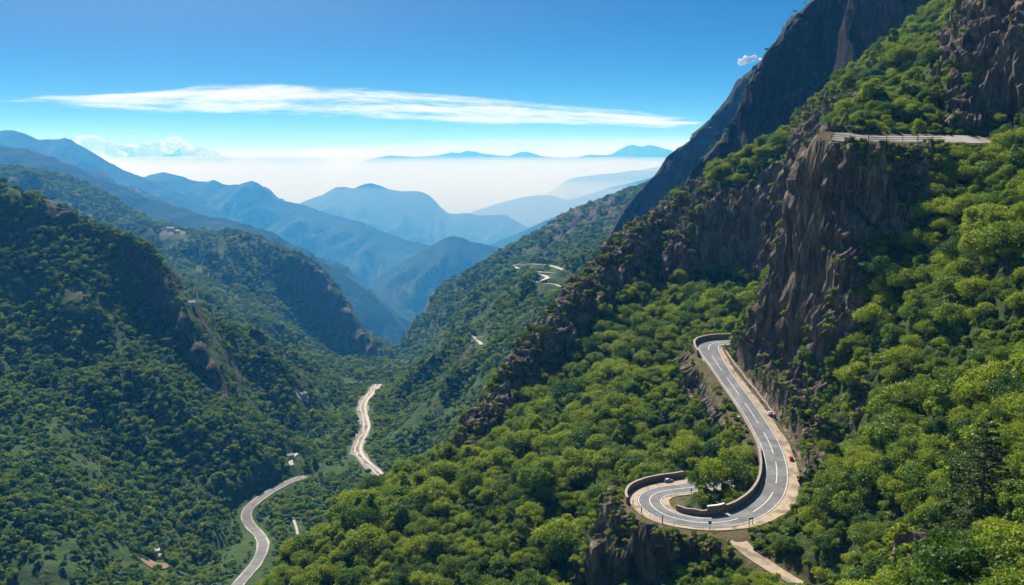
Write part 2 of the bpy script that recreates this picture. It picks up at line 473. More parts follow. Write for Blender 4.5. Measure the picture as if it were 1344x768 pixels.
ROCK_AREAS = [
    [(1092, 188), (1066, 206), (1050, 250), (1036, 300), (1018, 350), (996, 410), (974, 490), (1000, 535), (1033, 580), (1048, 640), (1072, 672), (1072, 600), (1050, 535), (1032, 490), (1036, 440), (1075, 388), (1110, 358), (1150, 332), (1200, 292), (1232, 232), (1270, 198), (1200, 192)],
    [(856, 394), (876, 320), (890, 262), (915, 236), (945, 246), (952, 262), (944, 300), (930, 340), (882, 374)],
    [(940, 348), (958, 292), (975, 256), (1015, 214), (1048, 196), (1040, 300), (1030, 346)],
    [(1030, 215), (1050, 148), (1076, 128), (1112, 112), (1106, 156), (1064, 196)],
    [(1280, -10), (1262, 50), (1245, 110), (1232, 168), (1292, 172), (1302, 130), (1325, 88), (1360, 40), (1420, -60), (1344, -120)],
    [(590, 602), (622, 545), (646, 510), (676, 464), (712, 424), (742, 384), (782, 344), (828, 300), (860, 272), (892, 262), (888, 284), (852, 326), (830, 362), (790, 402), (760, 440), (735, 480), (700, 530), (640, 582), (612, 602)],
    [(820, 662), (800, 684), (770, 704), (730, 790), (835, 790), (880, 750), (930, 742), (940, 716), (880, 702), (842, 690)],
    [(912, 474), (882, 530), (848, 578), (900, 548), (935, 528), (952, 512), (930, 482)],
    [(1200, 716), (1225, 706), (1252, 730), (1240, 790), (1185, 790)]]
def inside(px, py, poly):
    r = np.zeros(px.shape, bool); n = len(poly)
    for i in range(n):
        (x1, y1), (x2, y2) = poly[i], poly[(i + 1) % n]
        if y1 == y2: continue
        c = ((y1 > py) != (y2 > py)) & (px < (x2 - x1) * (py - y1) / (y2 - y1) + x1)
        r ^= c
    return r
qx, qy = project(GX, GY, H)
qx = qx + 9 * fbm(GX / 9, GY / 9, H / 9, 3); qy = qy + 9 * fbm(GX / 9, GY / 9, 40 + H / 9, 3)
zone = np.zeros(GX.shape)
for a in ROCK_AREAS: zone[inside(qx, qy, a)] = 1
zone = blur(zone, 5)
rock = np.maximum(zone * sstep(0.35, 0.8, G), sstep(1.9, 2.5, G + 0.3 * fbm(GX / 25, GY / 25, 2.0, 3)))
H0 = H.copy()
# road bed, level across, then eased into the hill
bed = 1 - sstep(9.5, 12.5 + np.where(ri < len(ROAD) * .45, 11 * np.clip(fbm(GX / 13, GY / 13, 4.4, 3) + .35, 0, 1.2), 0), rd)
H = H * (1 - bed) + (rz - 0.28) * bed
pb = 1 - sstep(2.6, 7.0, pd_)
pb = pb * (1 - bed)
lb = 1 - sstep(7.0, 10.5, ld)
before = GY < np.interp(GX, ledge_mid[:, 0], ledge_mid[:, 1])
H = np.where((ld < 24) & before, np.minimum(H, lz - 2.2 - 0.12 * ld), H)
H = np.where((ld < 22) & ~before, np.minimum(H, lz + 2.6 + np.maximum(ld - 7, 0) * 0.5), H)
H = H * (1 - lb) + (lz + np.clip((GY - np.interp(GX, ledge_mid[:, 0], ledge_mid[:, 1])) * 0.30, -1.9, 3.0)) * lb
H = H * (1 - pb) + (pz - 0.2) * pb
# the cutting above the road
k0, k1 = [int(np.argmin(np.hypot(project(*ROAD.T)[0] - a, project(*ROAD.T)[1] - b))) for a, b in ((1012, 650), (950, 490))]
sgn = (GX - ROAD[ri, 0]) * ROAD_R[ri, 0] + (GY - ROAD[ri, 1]) * ROAD_R[ri, 1]
cut = (sgn > 0) * sstep(k0 - 6, k0 + 10, ri) * (1 - sstep(k1 - 10, k1 + 6, ri)) * (1 - sstep(19, 26, rd)) * sstep(8.2, 9.5, rd)
H = H + cut * np.maximum(0, rz - 0.3 + sstep(8.6, 13.5, rd) * (8 + 4 * fbm(GX / 14, GY / 14, 6.6, 3)) - H)
cut_rock = cut * (rd < 16)
H = np.maximum(H, -346)
gxx, gyy = np.gradient(blur(H, 3), NS); G2 = np.hypot(gxx, gyy)
verge = sstep(9.8, 11.5, rd) * (1 - sstep(20, 26, rd)) * sstep(0.6, 1.1, G2 + .3 * fbm(GX / 8, GY / 8, 9.3, 3))
verge = verge * ~((sgn < 0) & (ri < int(np.argmin(np.hypot(project(*ROAD.T)[0] - 1012, project(*ROAD.T)[1] - 585)))))
rock = np.maximum(rock, verge); G = np.maximum(G, np.where(verge > .2, G2, 0))
# crags: push steep ground in and out along its normal, with upright ribs
nz = 1 / np.sqrt(1 + G2 * G2)
amp = rock * np.where((sgn > 0) & (ri > len(ROAD) * .42), sstep(9.8, 15, rd), sstep(9.6, 11.5, rd))
wx, wy = 5 * noise3(GX / 12, GY / 12, H / 20), 5 * noise3(GX / 12, GY / 12, 50 + H / 20)
rib = ridged((GX + wx) / 19, (GY + wy) / 19, H / 70, 5, 0.58) - 0.8
block = np.abs(noise3((GX + wx) / 7, (GY + wy) / 7, H / 12)) * 2
small = ridged(GX / 3.6, GY / 3.6, H / 6, 2) - 0.5
blk = np.zeros(GX.shape); am = amp > 0.01
bx0, by0, bz0 = (GX + wx * .5)[am], (GY + wy * .5)[am], H[am]
blk[am] = 1.9 * blocks(bx0 / 9, by0 / 9, bz0 / 15) + 1.15 * blocks(bx0 / 4.2, by0 / 4.2, bz0 / 7) + 0.7 * blocks(bx0 / 2.4, by0 / 2.4, bz0 / 3.2)
bedz = H / 8.5 + 0.7 * noise3(GX / 24, GY / 24, 2.2) + 0.25 * noise3(GX / 7, GY / 7, H / 9)
ledges = 0.55 - np.abs((bedz % 1.0) - 0.35)
disp = amp * (rib * 3.4 + block * 1.0 + small * 0.5 + blk + ledges * 2.4)
fix = sstep(9.6, 11.2, rd) * (1 - lb)
NVX = GX - gxx * nz * disp * fix; NVY = GY - gyy * nz * disp * fix; NVZ = H + nz * disp * fix
def lookup(A, x0, y0, s):
    def f(x, y):
        u = np.clip((np.asarray(x, float) - x0) / s, 0, A.shape[0] - 1.001); v = np.clip((np.asarray(y, float) - y0) / s, 0, A.shape[1] - 1.001)
        i, j = u.astype(int), v.astype(int); a, b = u - i, v - j
        return A[i, j] * (1 - a) * (1 - b) + A[i + 1, j] * a * (1 - b) + A[i, j + 1] * (1 - a) * b + A[i + 1, j + 1] * a * b
    return f
near_h = lookup(H, NX0, NY0, NS); near_g = lookup(G2, NX0, NY0, NS); near_rock = lookup(rock, NX0, NY0, NS)
rock = np.maximum(rock, cut_rock)
rock_n = np.maximum(np.clip(rock, 0, 1) * (1 - bed) * sstep(5.5, 7.5, ld), np.maximum(cut_rock, verge))
near_rock = lookup(rock, NX0, NY0, NS)
hill = np_obj('hillside', np.stack([NVX, NVY, NVZ], -1).reshape(-1, 3), grid_faces(*GX.shape), M['near'], flat=(rock_n.ravel()[grid_faces(*GX.shape)].mean(1) > 0.35), attrs={'rock': rock_n, 'bare': np.maximum(np.maximum((1 - sstep(10, 15, rd)) * 0.75, (1 - sstep(3, 8, pd_)) * 0.7), (1 - sstep(8, 13, ld)) * 0.7)})
tag(hill, 'steep green mountainside with rock cliffs carrying the hairpin road', kind='structure')

# ------------------------------------------------------------------ the valley and the spurs on both sides of it
vp = []
L1_CREST = [(-90, 213, 1150), (0, 241, 1120), (40, 256, 1108), (62, 266, 1100), (75, 272, 1096), (100, 288, 1090), (150, 308, 1080), (186, 328, 1062), (202, 352, 1052), (218, 378, 1040), (245, 430, 1010), (275, 474, 985), (296, 508, 965), (303, 526, 955)]
L1_BASE = [(70, 286, 1095), (152, 326, 1077), (178, 360, 1056), (203, 398, 1041), (236, 446, 1005), (266, 494, 978), (291, 522, 958)]
L2_CREST = [(-60, 228, 2450), (0, 230, 2400), (60, 232, 2330), (98, 236, 2280), (120, 246, 2230), (150, 262, 2180), (200, 292, 2080), (250, 304, 2000), (300, 304, 1960), (325, 306, 1930), (350, 318, 1900), (400, 343, 1850), (418, 356, 1835), (430, 378, 1812), (445, 402, 1790), (462, 424, 1766), (480, 444, 1735), (500, 464, 1700), (516, 484, 1670)]
L2_BASE = [(395, 388, 1815), (420, 418, 1790), (440, 445, 1765), (462, 466, 1735), (485, 482, 1700)]
R6_CREST = [(860, 243, 2060), (840, 250, 2045), (800, 264, 1990), (770, 272, 1965), (745, 281, 1945), (715, 300, 1915), (690, 313, 1890), (660, 332, 1870), (630, 350, 1850), (605, 366, 1830), (580, 378, 1810), (562, 392, 1795), (548, 412, 1775), (538, 434, 1755), (528, 456, 1735), (520, 470, 1700)]
for L, st in ((L1_CREST, 12), (L1_BASE, 12), (L2_CREST, 18), (L2_BASE, 18), (R6_CREST, 18)):
    vp += line3(L, st)
for q in line3(L1_CREST, 25): vp += [q + (30, 60, -70), q + (60, 150, -150 if q[2] > -150 else -60)]
for q in line3(L2_CREST, 40): vp += [np.maximum(q + (40, 110, -100), (-9e9, 0, -500)), np.maximum(q + (80, 260, -220), (-9e9, 0, -540))]
for q in line3(R6_CREST, 40): vp += [np.maximum(q + (-20, 110, -90), (-9e9, 0, -500)), np.maximum(q + (-30, 240, -200), (-9e9, 0, -540))]
for q in ( (340, 548, 950), (400, 575, 940), (440, 590, 930), (300, 440, 1330), (350, 505, 1170), (420, 540, 1085), (250, 395, 1520), (220, 372, 1600), (300, 380, 1760), (380, 420, 1610), (430, 475, 1450), (200, 335, 1900), (270, 345, 1850), (150, 300, 1950),
          (340, 450, 1450), (400, 500, 1280), (460, 500, 1350), (350, 350, 1840), (330, 400, 1640),
          (482, 543, 1150), (470, 590, 990), (490, 517, 1275), (512, 470, 1560), (521, 455, 1990), (500, 500, 1370),
          (522, 485, 1560), (560, 480, 1400), (600, 450, 1350), (650, 400, 1350), (700, 370, 1380), (760, 390, 1200), (700, 450, 1050), (650, 500, 1010), (600, 560, 950), (560, 590, 925), (520, 600, 960),
          (720, 330, 1720), (800, 300, 1620), (780, 335, 1420), (690, 345, 1620), (620, 400, 1490), (580, 430, 1500), (830, 290, 1750), (660, 440, 1180), (610, 500, 1120), (560, 530, 1080), (520, 540, 1140),
          (0, 500, 850), (0, 600, 720), (0, 680, 630), (0, 768, 545), (0, 400, 965), (0, 320, 1055), (100, 400, 985), (100, 500, 865), (100, 600, 742), (100, 690, 640), (100, 768, 572), (200, 485, 905), (200, 560, 825), (200, 640, 730), (200, 700, 672), (200, 768, 605),
          (300, 600, 838), (300, 660, 762), (300, 720, 700), (355, 600, 870), (385, 631, 862), (342, 660, 800), (322, 683, 758), (340, 715, 705), (330, 745, 668), (310, 768, 640), (400, 690, 762), (440, 640, 855), (400, 740, 700), (360, 760, 650), (430, 605, 925), (50, 330, 1050), (120, 350, 1040)):
    vp.append(P(*q))
vp += [np.array(q, float) for q in ((-900, 600, -120), (-900, 350, -60), (-900, 900, -40), (-900, 1250, 0), (-560, 350, -200), (-330, 350, -285), (-200, 350, -318), (0, 350, -335), (200, 400, -340), (500, 400, -330), (500, 900, -300), (150, 800, -345), (0, 700, -340), (-60, 600, -340), (-60, 760, -332), (0, 900, -340), (300, 1100, -330),
      (300, 1350, -260), (500, 1350, -150), (700, 1600, -80), (700, 2000, -60), (700, 2400, -120), (500, 2400, -300), (0, 2400, -560), (0, 3400, -850), (700, 3400, -700), (-800, 3400, -700), (-1400, 3400, -300), (-230, 2400, -560), (-260, 2700, -650), (-120, 2700, -650), (-290, 3000, -750), (-330, 3400, -850), (-500, 2400, -470), (-380, 2400, -540), (-1100, 1500, -120), (-1100, 1900, -150), (-1400, 2400, -60), (-1400, 1700, -60), (-1400, 1000, 60))]
valley_f = rbf(vp)
VX0, VX1, VY0, VY1, VS = -1400.0, 700.0, 330.0, 3400.0, 5.0
vx = np.arange(VX0, VX1 + VS, VS); vy = np.arange(VY0, VY1 + VS, VS)
VX, VY = np.meshgrid(vx, vy, indexing='ij')
VH = blur(valley_f(VX, VY), 3)
sl = np.hypot(*np.gradient(blur(VH, 20), VS))
aa = sstep(0.12, 0.45, sl)
left = 1 - sstep(-330 + (VY - 950) * 0.06, -120 + (VY - 950) * 0.06, VX)
wq = 45 * noise3(VX / 180, VY / 180, 3.1) + 14 * noise3(VX / 60, VY / 60, 4.1)
cl, dl = 0.707 * VX + 0.707 * VY + wq, 0.707 * VX - 0.707 * VY
cr, dr_ = 0.86 * VX - 0.5 * VY + wq, 0.5 * VX + 0.86 * VY
spurs = left * ridged(cl / 185, dl / 620, 0.4, 4, 0.48) + (1 - left) * ridged(cr / 185, dr_ / 620, 2.4, 4, 0.48)
crest_d = np.minimum(np.minimum(near_road(VX, VY, line3(L1_CREST, 18))[0], near_road(VX, VY, line3(L2_CREST, 25))[0]), near_road(VX, VY, line3(R6_CREST, 25))[0])
aa = aa * sstep(8, 115, crest_d)
VH = VH + (1 - sstep(10, 90, crest_d)) * fbm(VX / 22, VY / 22, 8.2, 4) * 4
VH = VH + aa * ((spurs - 0.95) * 34 + fbm(VX / 40, VY / 40, 1.2, 3) * 5)
vgx, vgy = np.gradient(VH, VS); VG = np.hypot(vgx, vgy)
vqx, vqy = project(VX, VY, VH)
vqx = vqx + 6 * fbm(VX / 22, VY / 22, VH / 22, 3); vqy = vqy + 6 * fbm(VX / 22, VY / 22, 40 + VH / 22, 3)
vzone = np.zeros(VX.shape)
for a, y0, y1 in (([(180, 322), (204, 346), (222, 376), (252, 432), (246, 446), (222, 428), (198, 398), (176, 362)], 980, 1090), ([(250, 436), (279, 470), (300, 504), (308, 530), (290, 526), (264, 500), (246, 468)], 930, 1010), ([(52, 254), (102, 282), (98, 294), (62, 284)], 1060, 1130),
               ([(396, 338), (422, 352), (436, 378), (468, 424), (524, 486), (492, 484), (452, 446), (418, 412)], 1640, 1860), ([(740, 272), (800, 258), (840, 262), (780, 330), (735, 350), (700, 330)], 1700, 2100)):
    vzone[inside(vqx, vqy, a) & (VY > y0) & (VY < y1)] = 1
vrock = np.maximum(sstep(1.5, 2.1, VG), blur(vzone, 1) * sstep(0.35, 0.8, VG))
vnz = 1 / np.sqrt(1 + VG ** 2)
vb = np.zeros(VX.shape); vm = vrock > 0.01
vb[vm] = 4 * blocks(VX[vm] / 30, VY[vm] / 30, VH[vm] / 48) + 2 * blocks(VX[vm] / 13, VY[vm] / 13, VH[vm] / 20)
vdisp = vrock * (vb + (ridged(VX / 40, VY / 40, VH / 130, 4, 0.55) - 0.8) * 9 + fbm(VX / 12, VY / 12, VH / 25, 3) * 3)
valley_h = lookup(VH, VX0, VY0, VS); valley_g = lookup(VG, VX0, VY0, VS); valley_rock = lookup(vrock, VX0, VY0, VS)

def hit(px, py, h, y0, y1, step=1.0):
    """where the line of sight through a photograph pixel first meets the ground h"""
    Y = np.arange(y0, y1, step); q = P(px, py, 1.0)
    z = h(q[0] * Y, Y)
    k = np.argmax(z >= q[2] * Y)
    if not (z >= q[2] * Y).any(): return None
    return np.array([q[0] * Y[k], Y[k], z[k]])

def vhit(px, py): return hit(px, py, valley_h, 400, 2440, 2.0)

VALLEY_ROAD_PX = [(300, 782), (311, 770), (324, 755), (340, 735), (346, 716), (338, 700), (324, 688), (319, 678), (326, 666), (342, 653), (362, 641), (380, 632), (393, 628.5), (402, 627)]
RIVER_PX = [(500, 625), (489, 615), (475, 603), (469, 590), (474, 576), (481, 562), (478, 547), (476, 532), (485, 518), (496, 505)]
valley_road = spline([vhit(*q) for q in VALLEY_ROAD_PX], 5.0)
river = spline([vhit(*q) for q in RIVER_PX], 3.0)
def smooth_line(l, n):
    l = l.copy()
    for _ in range(n): l[1:-1] = (l[:-2] + 2 * l[1:-1] + l[2:]) / 4
    return l
valley_road = smooth_line(valley_road, 12); river = smooth_line(river, 30)
def spur_line(pxs):
    w = [vhit(*q) for q in pxs]
    return smooth_line(spline([q for q in w if q is not None], 4.0), 5)
SPUR_ROADS = [(spur_line(q), h_, lb_) for q, h_, lb_ in (
    ([(681, 353), (674, 350.5), (678, 347.8), (690, 347), (706, 347.4), (720, 349), (735, 353), (740, 356.5), (728, 358), (712, 357.5), (703, 358), (712, 361), (719, 365), (711, 369), (703, 371.5), (712, 372.5), (727, 373.5), (735, 376.5), (742, 380), (749, 384), (754, 390)], 3.2, 'pale road zigzagging down the far right spur'),
    ([(620, 441), (624, 444), (629, 449), (632, 453)], 2.6, 'pale short road cut low on the far right spur'),
    ([(629, 442.5), (638, 441)], 1.8, 'pale small track beside the low road cut'),
    ([(384, 680), (388, 690), (391, 702), (390, 714)], 1.1, 'thin pale track below the valley road'),
    ([(263, 322), (262, 330), (263, 338), (258, 348)], 2.6, 'faint pale track high on the second left spur'),
    ([(392, 596), (384, 600), (380, 606), (383, 612)], 2.2, 'short pale gully above the valley road'))]
for line, w in [(valley_road, 9.0), (river, 20.0)] + [(l_, h_ + 2.2) for l_, h_, _ in SPUR_ROADS]:
    d, z, _ = near_road(VX, VY, line)
    b = 1 - sstep(w, w * 2.4, d)
    VH = VH * (1 - b) + (z - 0.6) * b; vdisp = vdisp * (1 - b); vrock = vrock * (1 - b)
valley_h = lookup(VH, VX0, VY0, VS)
valley = np_obj('valley', np.stack([VX - vgx * vnz * vdisp, VY - vgy * vnz * vdisp, VH + vnz * vdisp], -1).reshape(-1, 3), grid_faces(*VX.shape), M['valley'], attrs={'rock': vrock})
tag(valley, 'deep forested valley between two interlocking mountain flanks', kind='structure')

# far valley floor, one sheet out to the haze
gxs = np.linspace(-13000, 13000, 90); gys = np.linspace(-900, 17000, 90)
A, B = np.meshgrid(gxs, gys, indexing='ij')
ground = np_obj('ground', np.stack([A, B, -900 + fbm(A / 900, B / 900, 0.7, 3) * 12], -1).reshape(-1, 3), grid_faces(*A.shape), M['mountain'], attrs={'rock': np.zeros(A.size)})
tag(ground, 'hazy lowland beyond the mountain valley', kind='structure')

# ------------------------------------------------------------------ mountains as ridge lines with slopes on both sides
def ridge(name, label, knots, ds, front, back, nt, fprof, bprof, spur=(0, 100), rough=1.0, cliff=0.0, mat='mountain', base=-930, seed=0.0):
    w = np.array([P(*q) for q in knots])
    L = np.concatenate([[0], np.cumsum(np.linalg.norm(np.diff(w, axis=0), axis=1))])
    s = np.linspace(0, L[-1], int(L[-1] / ds) + 2)
    R = np.stack([np.interp(s, L, w[:, k]) for k in range(3)], 1)
    R[1:-1] = (R[:-2] + 2 * R[1:-1] + R[2:]) / 4
    ch = w[-1, :2] - w[0, :2]; ch /= np.linalg.norm(ch)
    n = np.array([ch[1], -ch[0]])
    mid = w[:, :2].mean(0)
    if n @ mid > 0: n = -n                              # the front side looks to the camera
    t = np.concatenate([-back * np.linspace(1, 0, nt // 2, endpoint=False) ** 1.4, front * np.linspace(0, 1, nt) ** 1.4])
    S, T = np.meshgrid(s, t, indexing='ij')
    X = R[:, 0][:, None] + n[0] * T; Y = R[:, 1][:, None] + n[1] * T
    fp = np.array(fprof, float); bp = np.array(bprof, float)
    lam = spur[1]
    wob = 1 + 0.35 * fbm(S / lam / 2, T / lam / 5, seed + 3, 2)
    drop = np.where(T >= 0, np.interp(T * wob, fp[:, 0], fp[:, 1]), np.interp(-T * wob, bp[:, 0], bp[:, 1]))
    Z = R[:, 2][:, None] - drop
    k = sstep(0, 1.5 * lam, np.abs(T))
    warp = 0.5 * lam * noise3(S / lam / 1.5, T / lam, seed + 8)
    Z = Z + spur[0] * k * (ridged((S + warp) / lam, T / lam / 3.5, seed, 4, 0.5) - 0.95)
    Z = Z + rough * (fbm(S / (8 * ds), T / (8 * ds), seed + 5, 4, 0.6) * (0.25 + sstep(0, 10 * ds, np.abs(T)))) + rough * 0.45 * fbm(S / (2.2 * ds), T / (2.2 * ds), seed + 15, 3, 0.6)
    gs, gt = np.gradient(Z, s[1] - s[0], axis=0), np.gradient(Z, axis=1) / np.maximum(np.gradient(t)[None, :], 0.1)
    g = np.hypot(gs, gt)
    rk = sstep(1.0, 1.7, g)
    if cliff:
        d = cliff * sstep(0.9, 1.8, g) * (0.6 * (ridged(S / (6.5 * cliff), T / (20 * cliff), seed + Z / (30 * cliff), 4, 0.55) - 0.85) + .55 * blocks(X / (2.6 * cliff), Y / (2.6 * cliff), Z / (4.5 * cliff)) + .8 * (0.5 - np.abs(((Z + 9 * noise3(X / 60, Y / 60, 1.1)) / 38) % 1 - .35)) + .3 * blocks(X / (1.1 * cliff), Y / (1.1 * cliff), Z / (2 * cliff)))
        X = X + n[0] * d; Y = Y + n[1] * d
    o = np_obj(name, np.stack([X, Y, np.maximum(Z, base)], -1).reshape(-1, 3), grid_faces(*X.shape), M[mat], flat=(rk.ravel()[grid_faces(*X.shape)].mean(1) > .4) if cliff else None, attrs={'rock': rk})
    tag(o, label, kind='structure')
    return o, dict(S=S, T=T, X=X, Y=Y, Z=np.maximum(Z, base), g=g)

CL = [(0, 0), (6, 10), (20, 70), (45, 100), (58, 170), (110, 230), (260, 400), (420, 520)]
ridge_tower, RT = ridge('mountain', 'dark sheer rock peak towering above the green slope', [(1360, -230, 870), (1240, -90, 950), (1130, -30, 990), (1070, -2, 1000), (1050, 14, 996), (1036, 23, 992), (1022, 45, 985), (1014, 58, 980), (1002, 71, 972), (990, 92, 966), (975, 122, 958), (962, 160, 950), (945, 182, 942), (925, 203, 936), (905, 232, 930), (885, 262, 922), (850, 320, 910), (820, 380, 900)],
      4, 260, 260, 60, CL, [(0, 0), (200, 300), (260, 420)], (14, 60), 5.5, 19.0, 'cliff', seed=1.3)
ridge('mountain', 'brown vertical rock wall beside the dark peak at the top', [(1104, 118, 858), (1107, 80, 858), (1110, 30, 860), (1114, -20, 866), (1130, -45, 876), (1180, -70, 890), (1260, -95, 900), (1330, -120, 905)],
      3, 150, 90, 50, [(0, 0), (6, 14), (24, 120), (60, 220), (150, 380)], [(0, 0), (30, 120), (90, 300)], (6, 40), 2.0, 7.0, 'cliff', seed=4.1)
ridge('mountain', 'blue shaded cliff falling into the valley behind the dark peak', [(1040, 20, 1560), (1010, 68, 1530), (985, 92, 1510), (968, 104, 1500), (955, 128, 1490), (940, 146, 1480), (922, 168, 1470), (908, 184, 1465), (892, 194, 1460), (875, 205, 1452), (862, 226, 1445), (846, 246, 1435), (830, 262, 1425), (815, 284, 1415), (800, 312, 1400), (782, 345, 1385), (765, 380, 1375)],
      6, 320, 300, 60, [(0, 0), (8, 12), (35, 110), (90, 190), (120, 280), (320, 470)], [(0, 0), (300, 420)], (16, 90), 5.0, 16.0, 'cliff', seed=7.7)
SOFT = [(0, 0), (150, 95), (500, 270), (1200, 520), (3000, 700)]
ridge('mountain', 'long dark blue ridge descending from the left behind the near spurs', [(-140, 180, 3500), (0, 191, 3450), (40, 197, 3420), (75, 208, 3400), (130, 236, 3350), (170, 248, 3320), (200, 262, 3300), (240, 272, 3270), (270, 284, 3250), (310, 290, 3220), (340, 300, 3200), (362, 306, 3180), (378, 319, 3160), (400, 325, 3130), (425, 345, 3100), (450, 358, 3070), (480, 380, 3030), (505, 402, 3000), (530, 432, 2960)],
      16, 900, 900, 60, SOFT, SOFT, (105, 210), 11.0, 0, seed=2.2)
ridge('mountain', 'highest blue ridge at the upper left with twin summits', [(-120, 178, 5400), (0, 172, 5400), (20, 171, 5380), (38, 177, 5370), (52, 184, 5360), (72, 182, 5350), (88, 181, 5340), (100, 188, 5330), (130, 205, 5300), (160, 222, 5270), (195, 236, 5230), (230, 250, 5200), (300, 285, 5100), (360, 320, 5000)],
      22, 1200, 1200, 54, SOFT, SOFT, (120, 270), 13.0, 0, seed=3.4)
ridge('mountain', 'pale blue ridge with small peaks descending to the valley centre', [(150, 246, 6000), (185, 233, 5950), (212, 226, 5900), (235, 230, 5870), (252, 237, 5840), (268, 239, 5820), (280, 236, 5800), (295, 243, 5780), (312, 243, 5750), (330, 237, 5720), (342, 242, 5700), (352, 253, 5680), (362, 262, 5650), (395, 268, 5600), (430, 280, 5500), (470, 290, 5400), (500, 303, 5300), (535, 316, 5200), (560, 320, 5150), (580, 335, 5100), (610, 350, 5000)],
      22, 1200, 1200, 54, SOFT, SOFT, (115, 250), 12.0, 0, seed=5.9)
ridge('mountain', 'rounded blue hill closing the middle of the valley', [(480, 378, 4250), (515, 350, 4250), (540, 338, 4230), (560, 326, 4220), (578, 315, 4200), (592, 309, 4200), (606, 311, 4200), (622, 318, 4200), (645, 322, 4200), (668, 328, 4200), (690, 334, 4150), (720, 350, 4100)],
      18, 900, 900, 50, SOFT, SOFT, (90, 200), 9.0, 0, seed=9.2)
ridge('mountain', 'low blue spur running down behind the left flank', [(360, 322, 3700), (400, 345, 3650), (440, 362, 3600), (470, 372, 3560), (500, 392, 3500), (525, 415, 3450)],
      16, 700, 700, 44, SOFT, SOFT, (50, 200), 5.0, 0, seed=12.2)
ridge('mountain', 'isolated blue mountain rising from white mist in the middle', [(370, 285, 7600), (395, 266, 7600), (410, 260, 7600), (425, 255, 7600), (440, 246, 7600), (452, 245, 7600), (465, 248, 7600), (476, 242, 7600), (486, 240, 7600), (498, 243, 7600), (512, 249, 7600), (530, 252, 7600), (545, 250, 7600), (558, 253, 7600), (570, 262, 7600), (582, 276, 7600), (592, 282, 7600), (608, 279, 7600), (630, 283, 7600), (650, 282, 7600), (664, 283, 7600), (680, 292, 7600), (720, 310, 7600)],
      26, 1500, 1500, 50, [(0, 0), (150, 110), (500, 300), (1500, 600)], SOFT, (95, 280), 12.0, 0, seed=6.6)
ridge('mountain', 'pale hazy ridge right of the middle beyond the valley', [(590, 290, 9000), (620, 278, 9000), (650, 268, 9000), (680, 260, 8950), (705, 256, 8950), (728, 257, 8900), (745, 263, 8900), (770, 256, 8900), (800, 246, 8850), (830, 240, 8800), (880, 225, 8800)],
      34, 1500, 1500, 44, SOFT, SOFT, (70, 380), 8.0, 0, seed=8.8)
ridge('mountain', 'faint ridge with a flat top below the far peaks at the right', [(700, 262, 10400), (728, 248, 10400), (745, 236, 10400), (760, 232, 10400), (790, 229, 10400), (815, 226, 10400), (840, 223, 10400), (900, 214, 10400)],
      38, 1500, 1500, 40, SOFT, SOFT, (70, 400), 8.0, 0, seed=10.8)
ridge('mountain', 'blue foothill ridge low at the right behind the road spur', [(620, 332, 5600), (650, 318, 5600), (680, 306, 5600), (710, 292, 5600), (740, 280, 5550), (765, 268, 5500), (790, 264, 5450), (820, 252, 5400), (860, 240, 5300)],
      22, 1100, 1100, 44, SOFT, SOFT, (60, 280), 6.0, 0, seed=14.8)
ridge('mountain', 'distant row of sharp peaks standing above the cloud sea', [(430, 250, 14000), (462, 220, 14000), (482, 210, 14000), (500, 206, 14000), (512, 204, 14000), (525, 205, 14000), (545, 206, 14000), (565, 205, 14000), (580, 203, 14000), (592, 200, 14000), (604, 201, 14000), (612, 198, 14000), (624, 199, 14000), (634, 202, 14000), (645, 203, 14000), (655, 204, 14000), (668, 205, 14000), (682, 200, 14000), (692, 199, 14000), (704, 203, 14000), (716, 206, 14000), (740, 207, 14000), (760, 206, 14000), (775, 203, 14000), (790, 204, 14000), (802, 203, 14000), (812, 197, 14000), (824, 191, 14000), (832, 190, 14000), (842, 193, 14000), (852, 190, 14000), (862, 192, 14000), (872, 195, 14000), (890, 200, 14000), (940, 205, 14000), (1000, 230, 14000)],
      16, 1500, 1500, 40, SOFT, SOFT, (40, 400), 5.0, 0, seed=16.8)

# ------------------------------------------------------------------ the air: a haze box, a second one added farther off, and white lowland mist
def volume_mat(name, color, density, aniso):
    m, nt, out = new_mat(name)
    v = nd(nt, 'ShaderNodeVolumePrincipled')
    v.inputs['Color'].default_value = (*color, 1)
    v.inputs['Absorption Color'].default_value = (1, 1, 1, 1)
    v.inputs['Density'].default_value = density
    v.inputs['Anisotropy'].default_value = aniso
    nt.links.new(v.outputs[0], out.inputs['Volume'])
    return m
def box_obj(name, lo, hi, mat):
    b = MB(); b.box([(a + c) / 2 for a, c in zip(lo, hi)], [c - a for a, c in zip(lo, hi)])
    return b.build(name, mat)
haze = box_obj('haze', (-13200, -1000, -940), (13200, 17200, 420), volume_mat('haze', (0.07, 0.40, 1.0), 7.5e-5, 0.15))
tag(haze, 'blue mountain haze filling the valleys', kind='stuff')
far_haze = box_obj('mist', (-12800, 1280, -930), (12800, 16900, 400), volume_mat('far_blue_haze', (0.07, 0.38, 1.0), 1.25e-4, 0.15))  # second haze volume, added to deepen the blue over the far ridges
tag(far_haze, 'second blue haze added over the far valley', kind='stuff')
mist = box_obj('mist', (-12000, 6900, -880), (12000, 13000, -250), volume_mat('mist', (1, 1, 1), 2.4e-4, 0.0))
tag(mist, 'white mist lying around the far mountains', kind='stuff')
mist2 = box_obj('mist', (-12500, 9600, -885), (12500, 16500, -140), volume_mat('far_mist', (1, 1, 1), 7e-4, 0.0))
tag(mist2, 'white cloud sea below the distant peaks', kind='stuff')
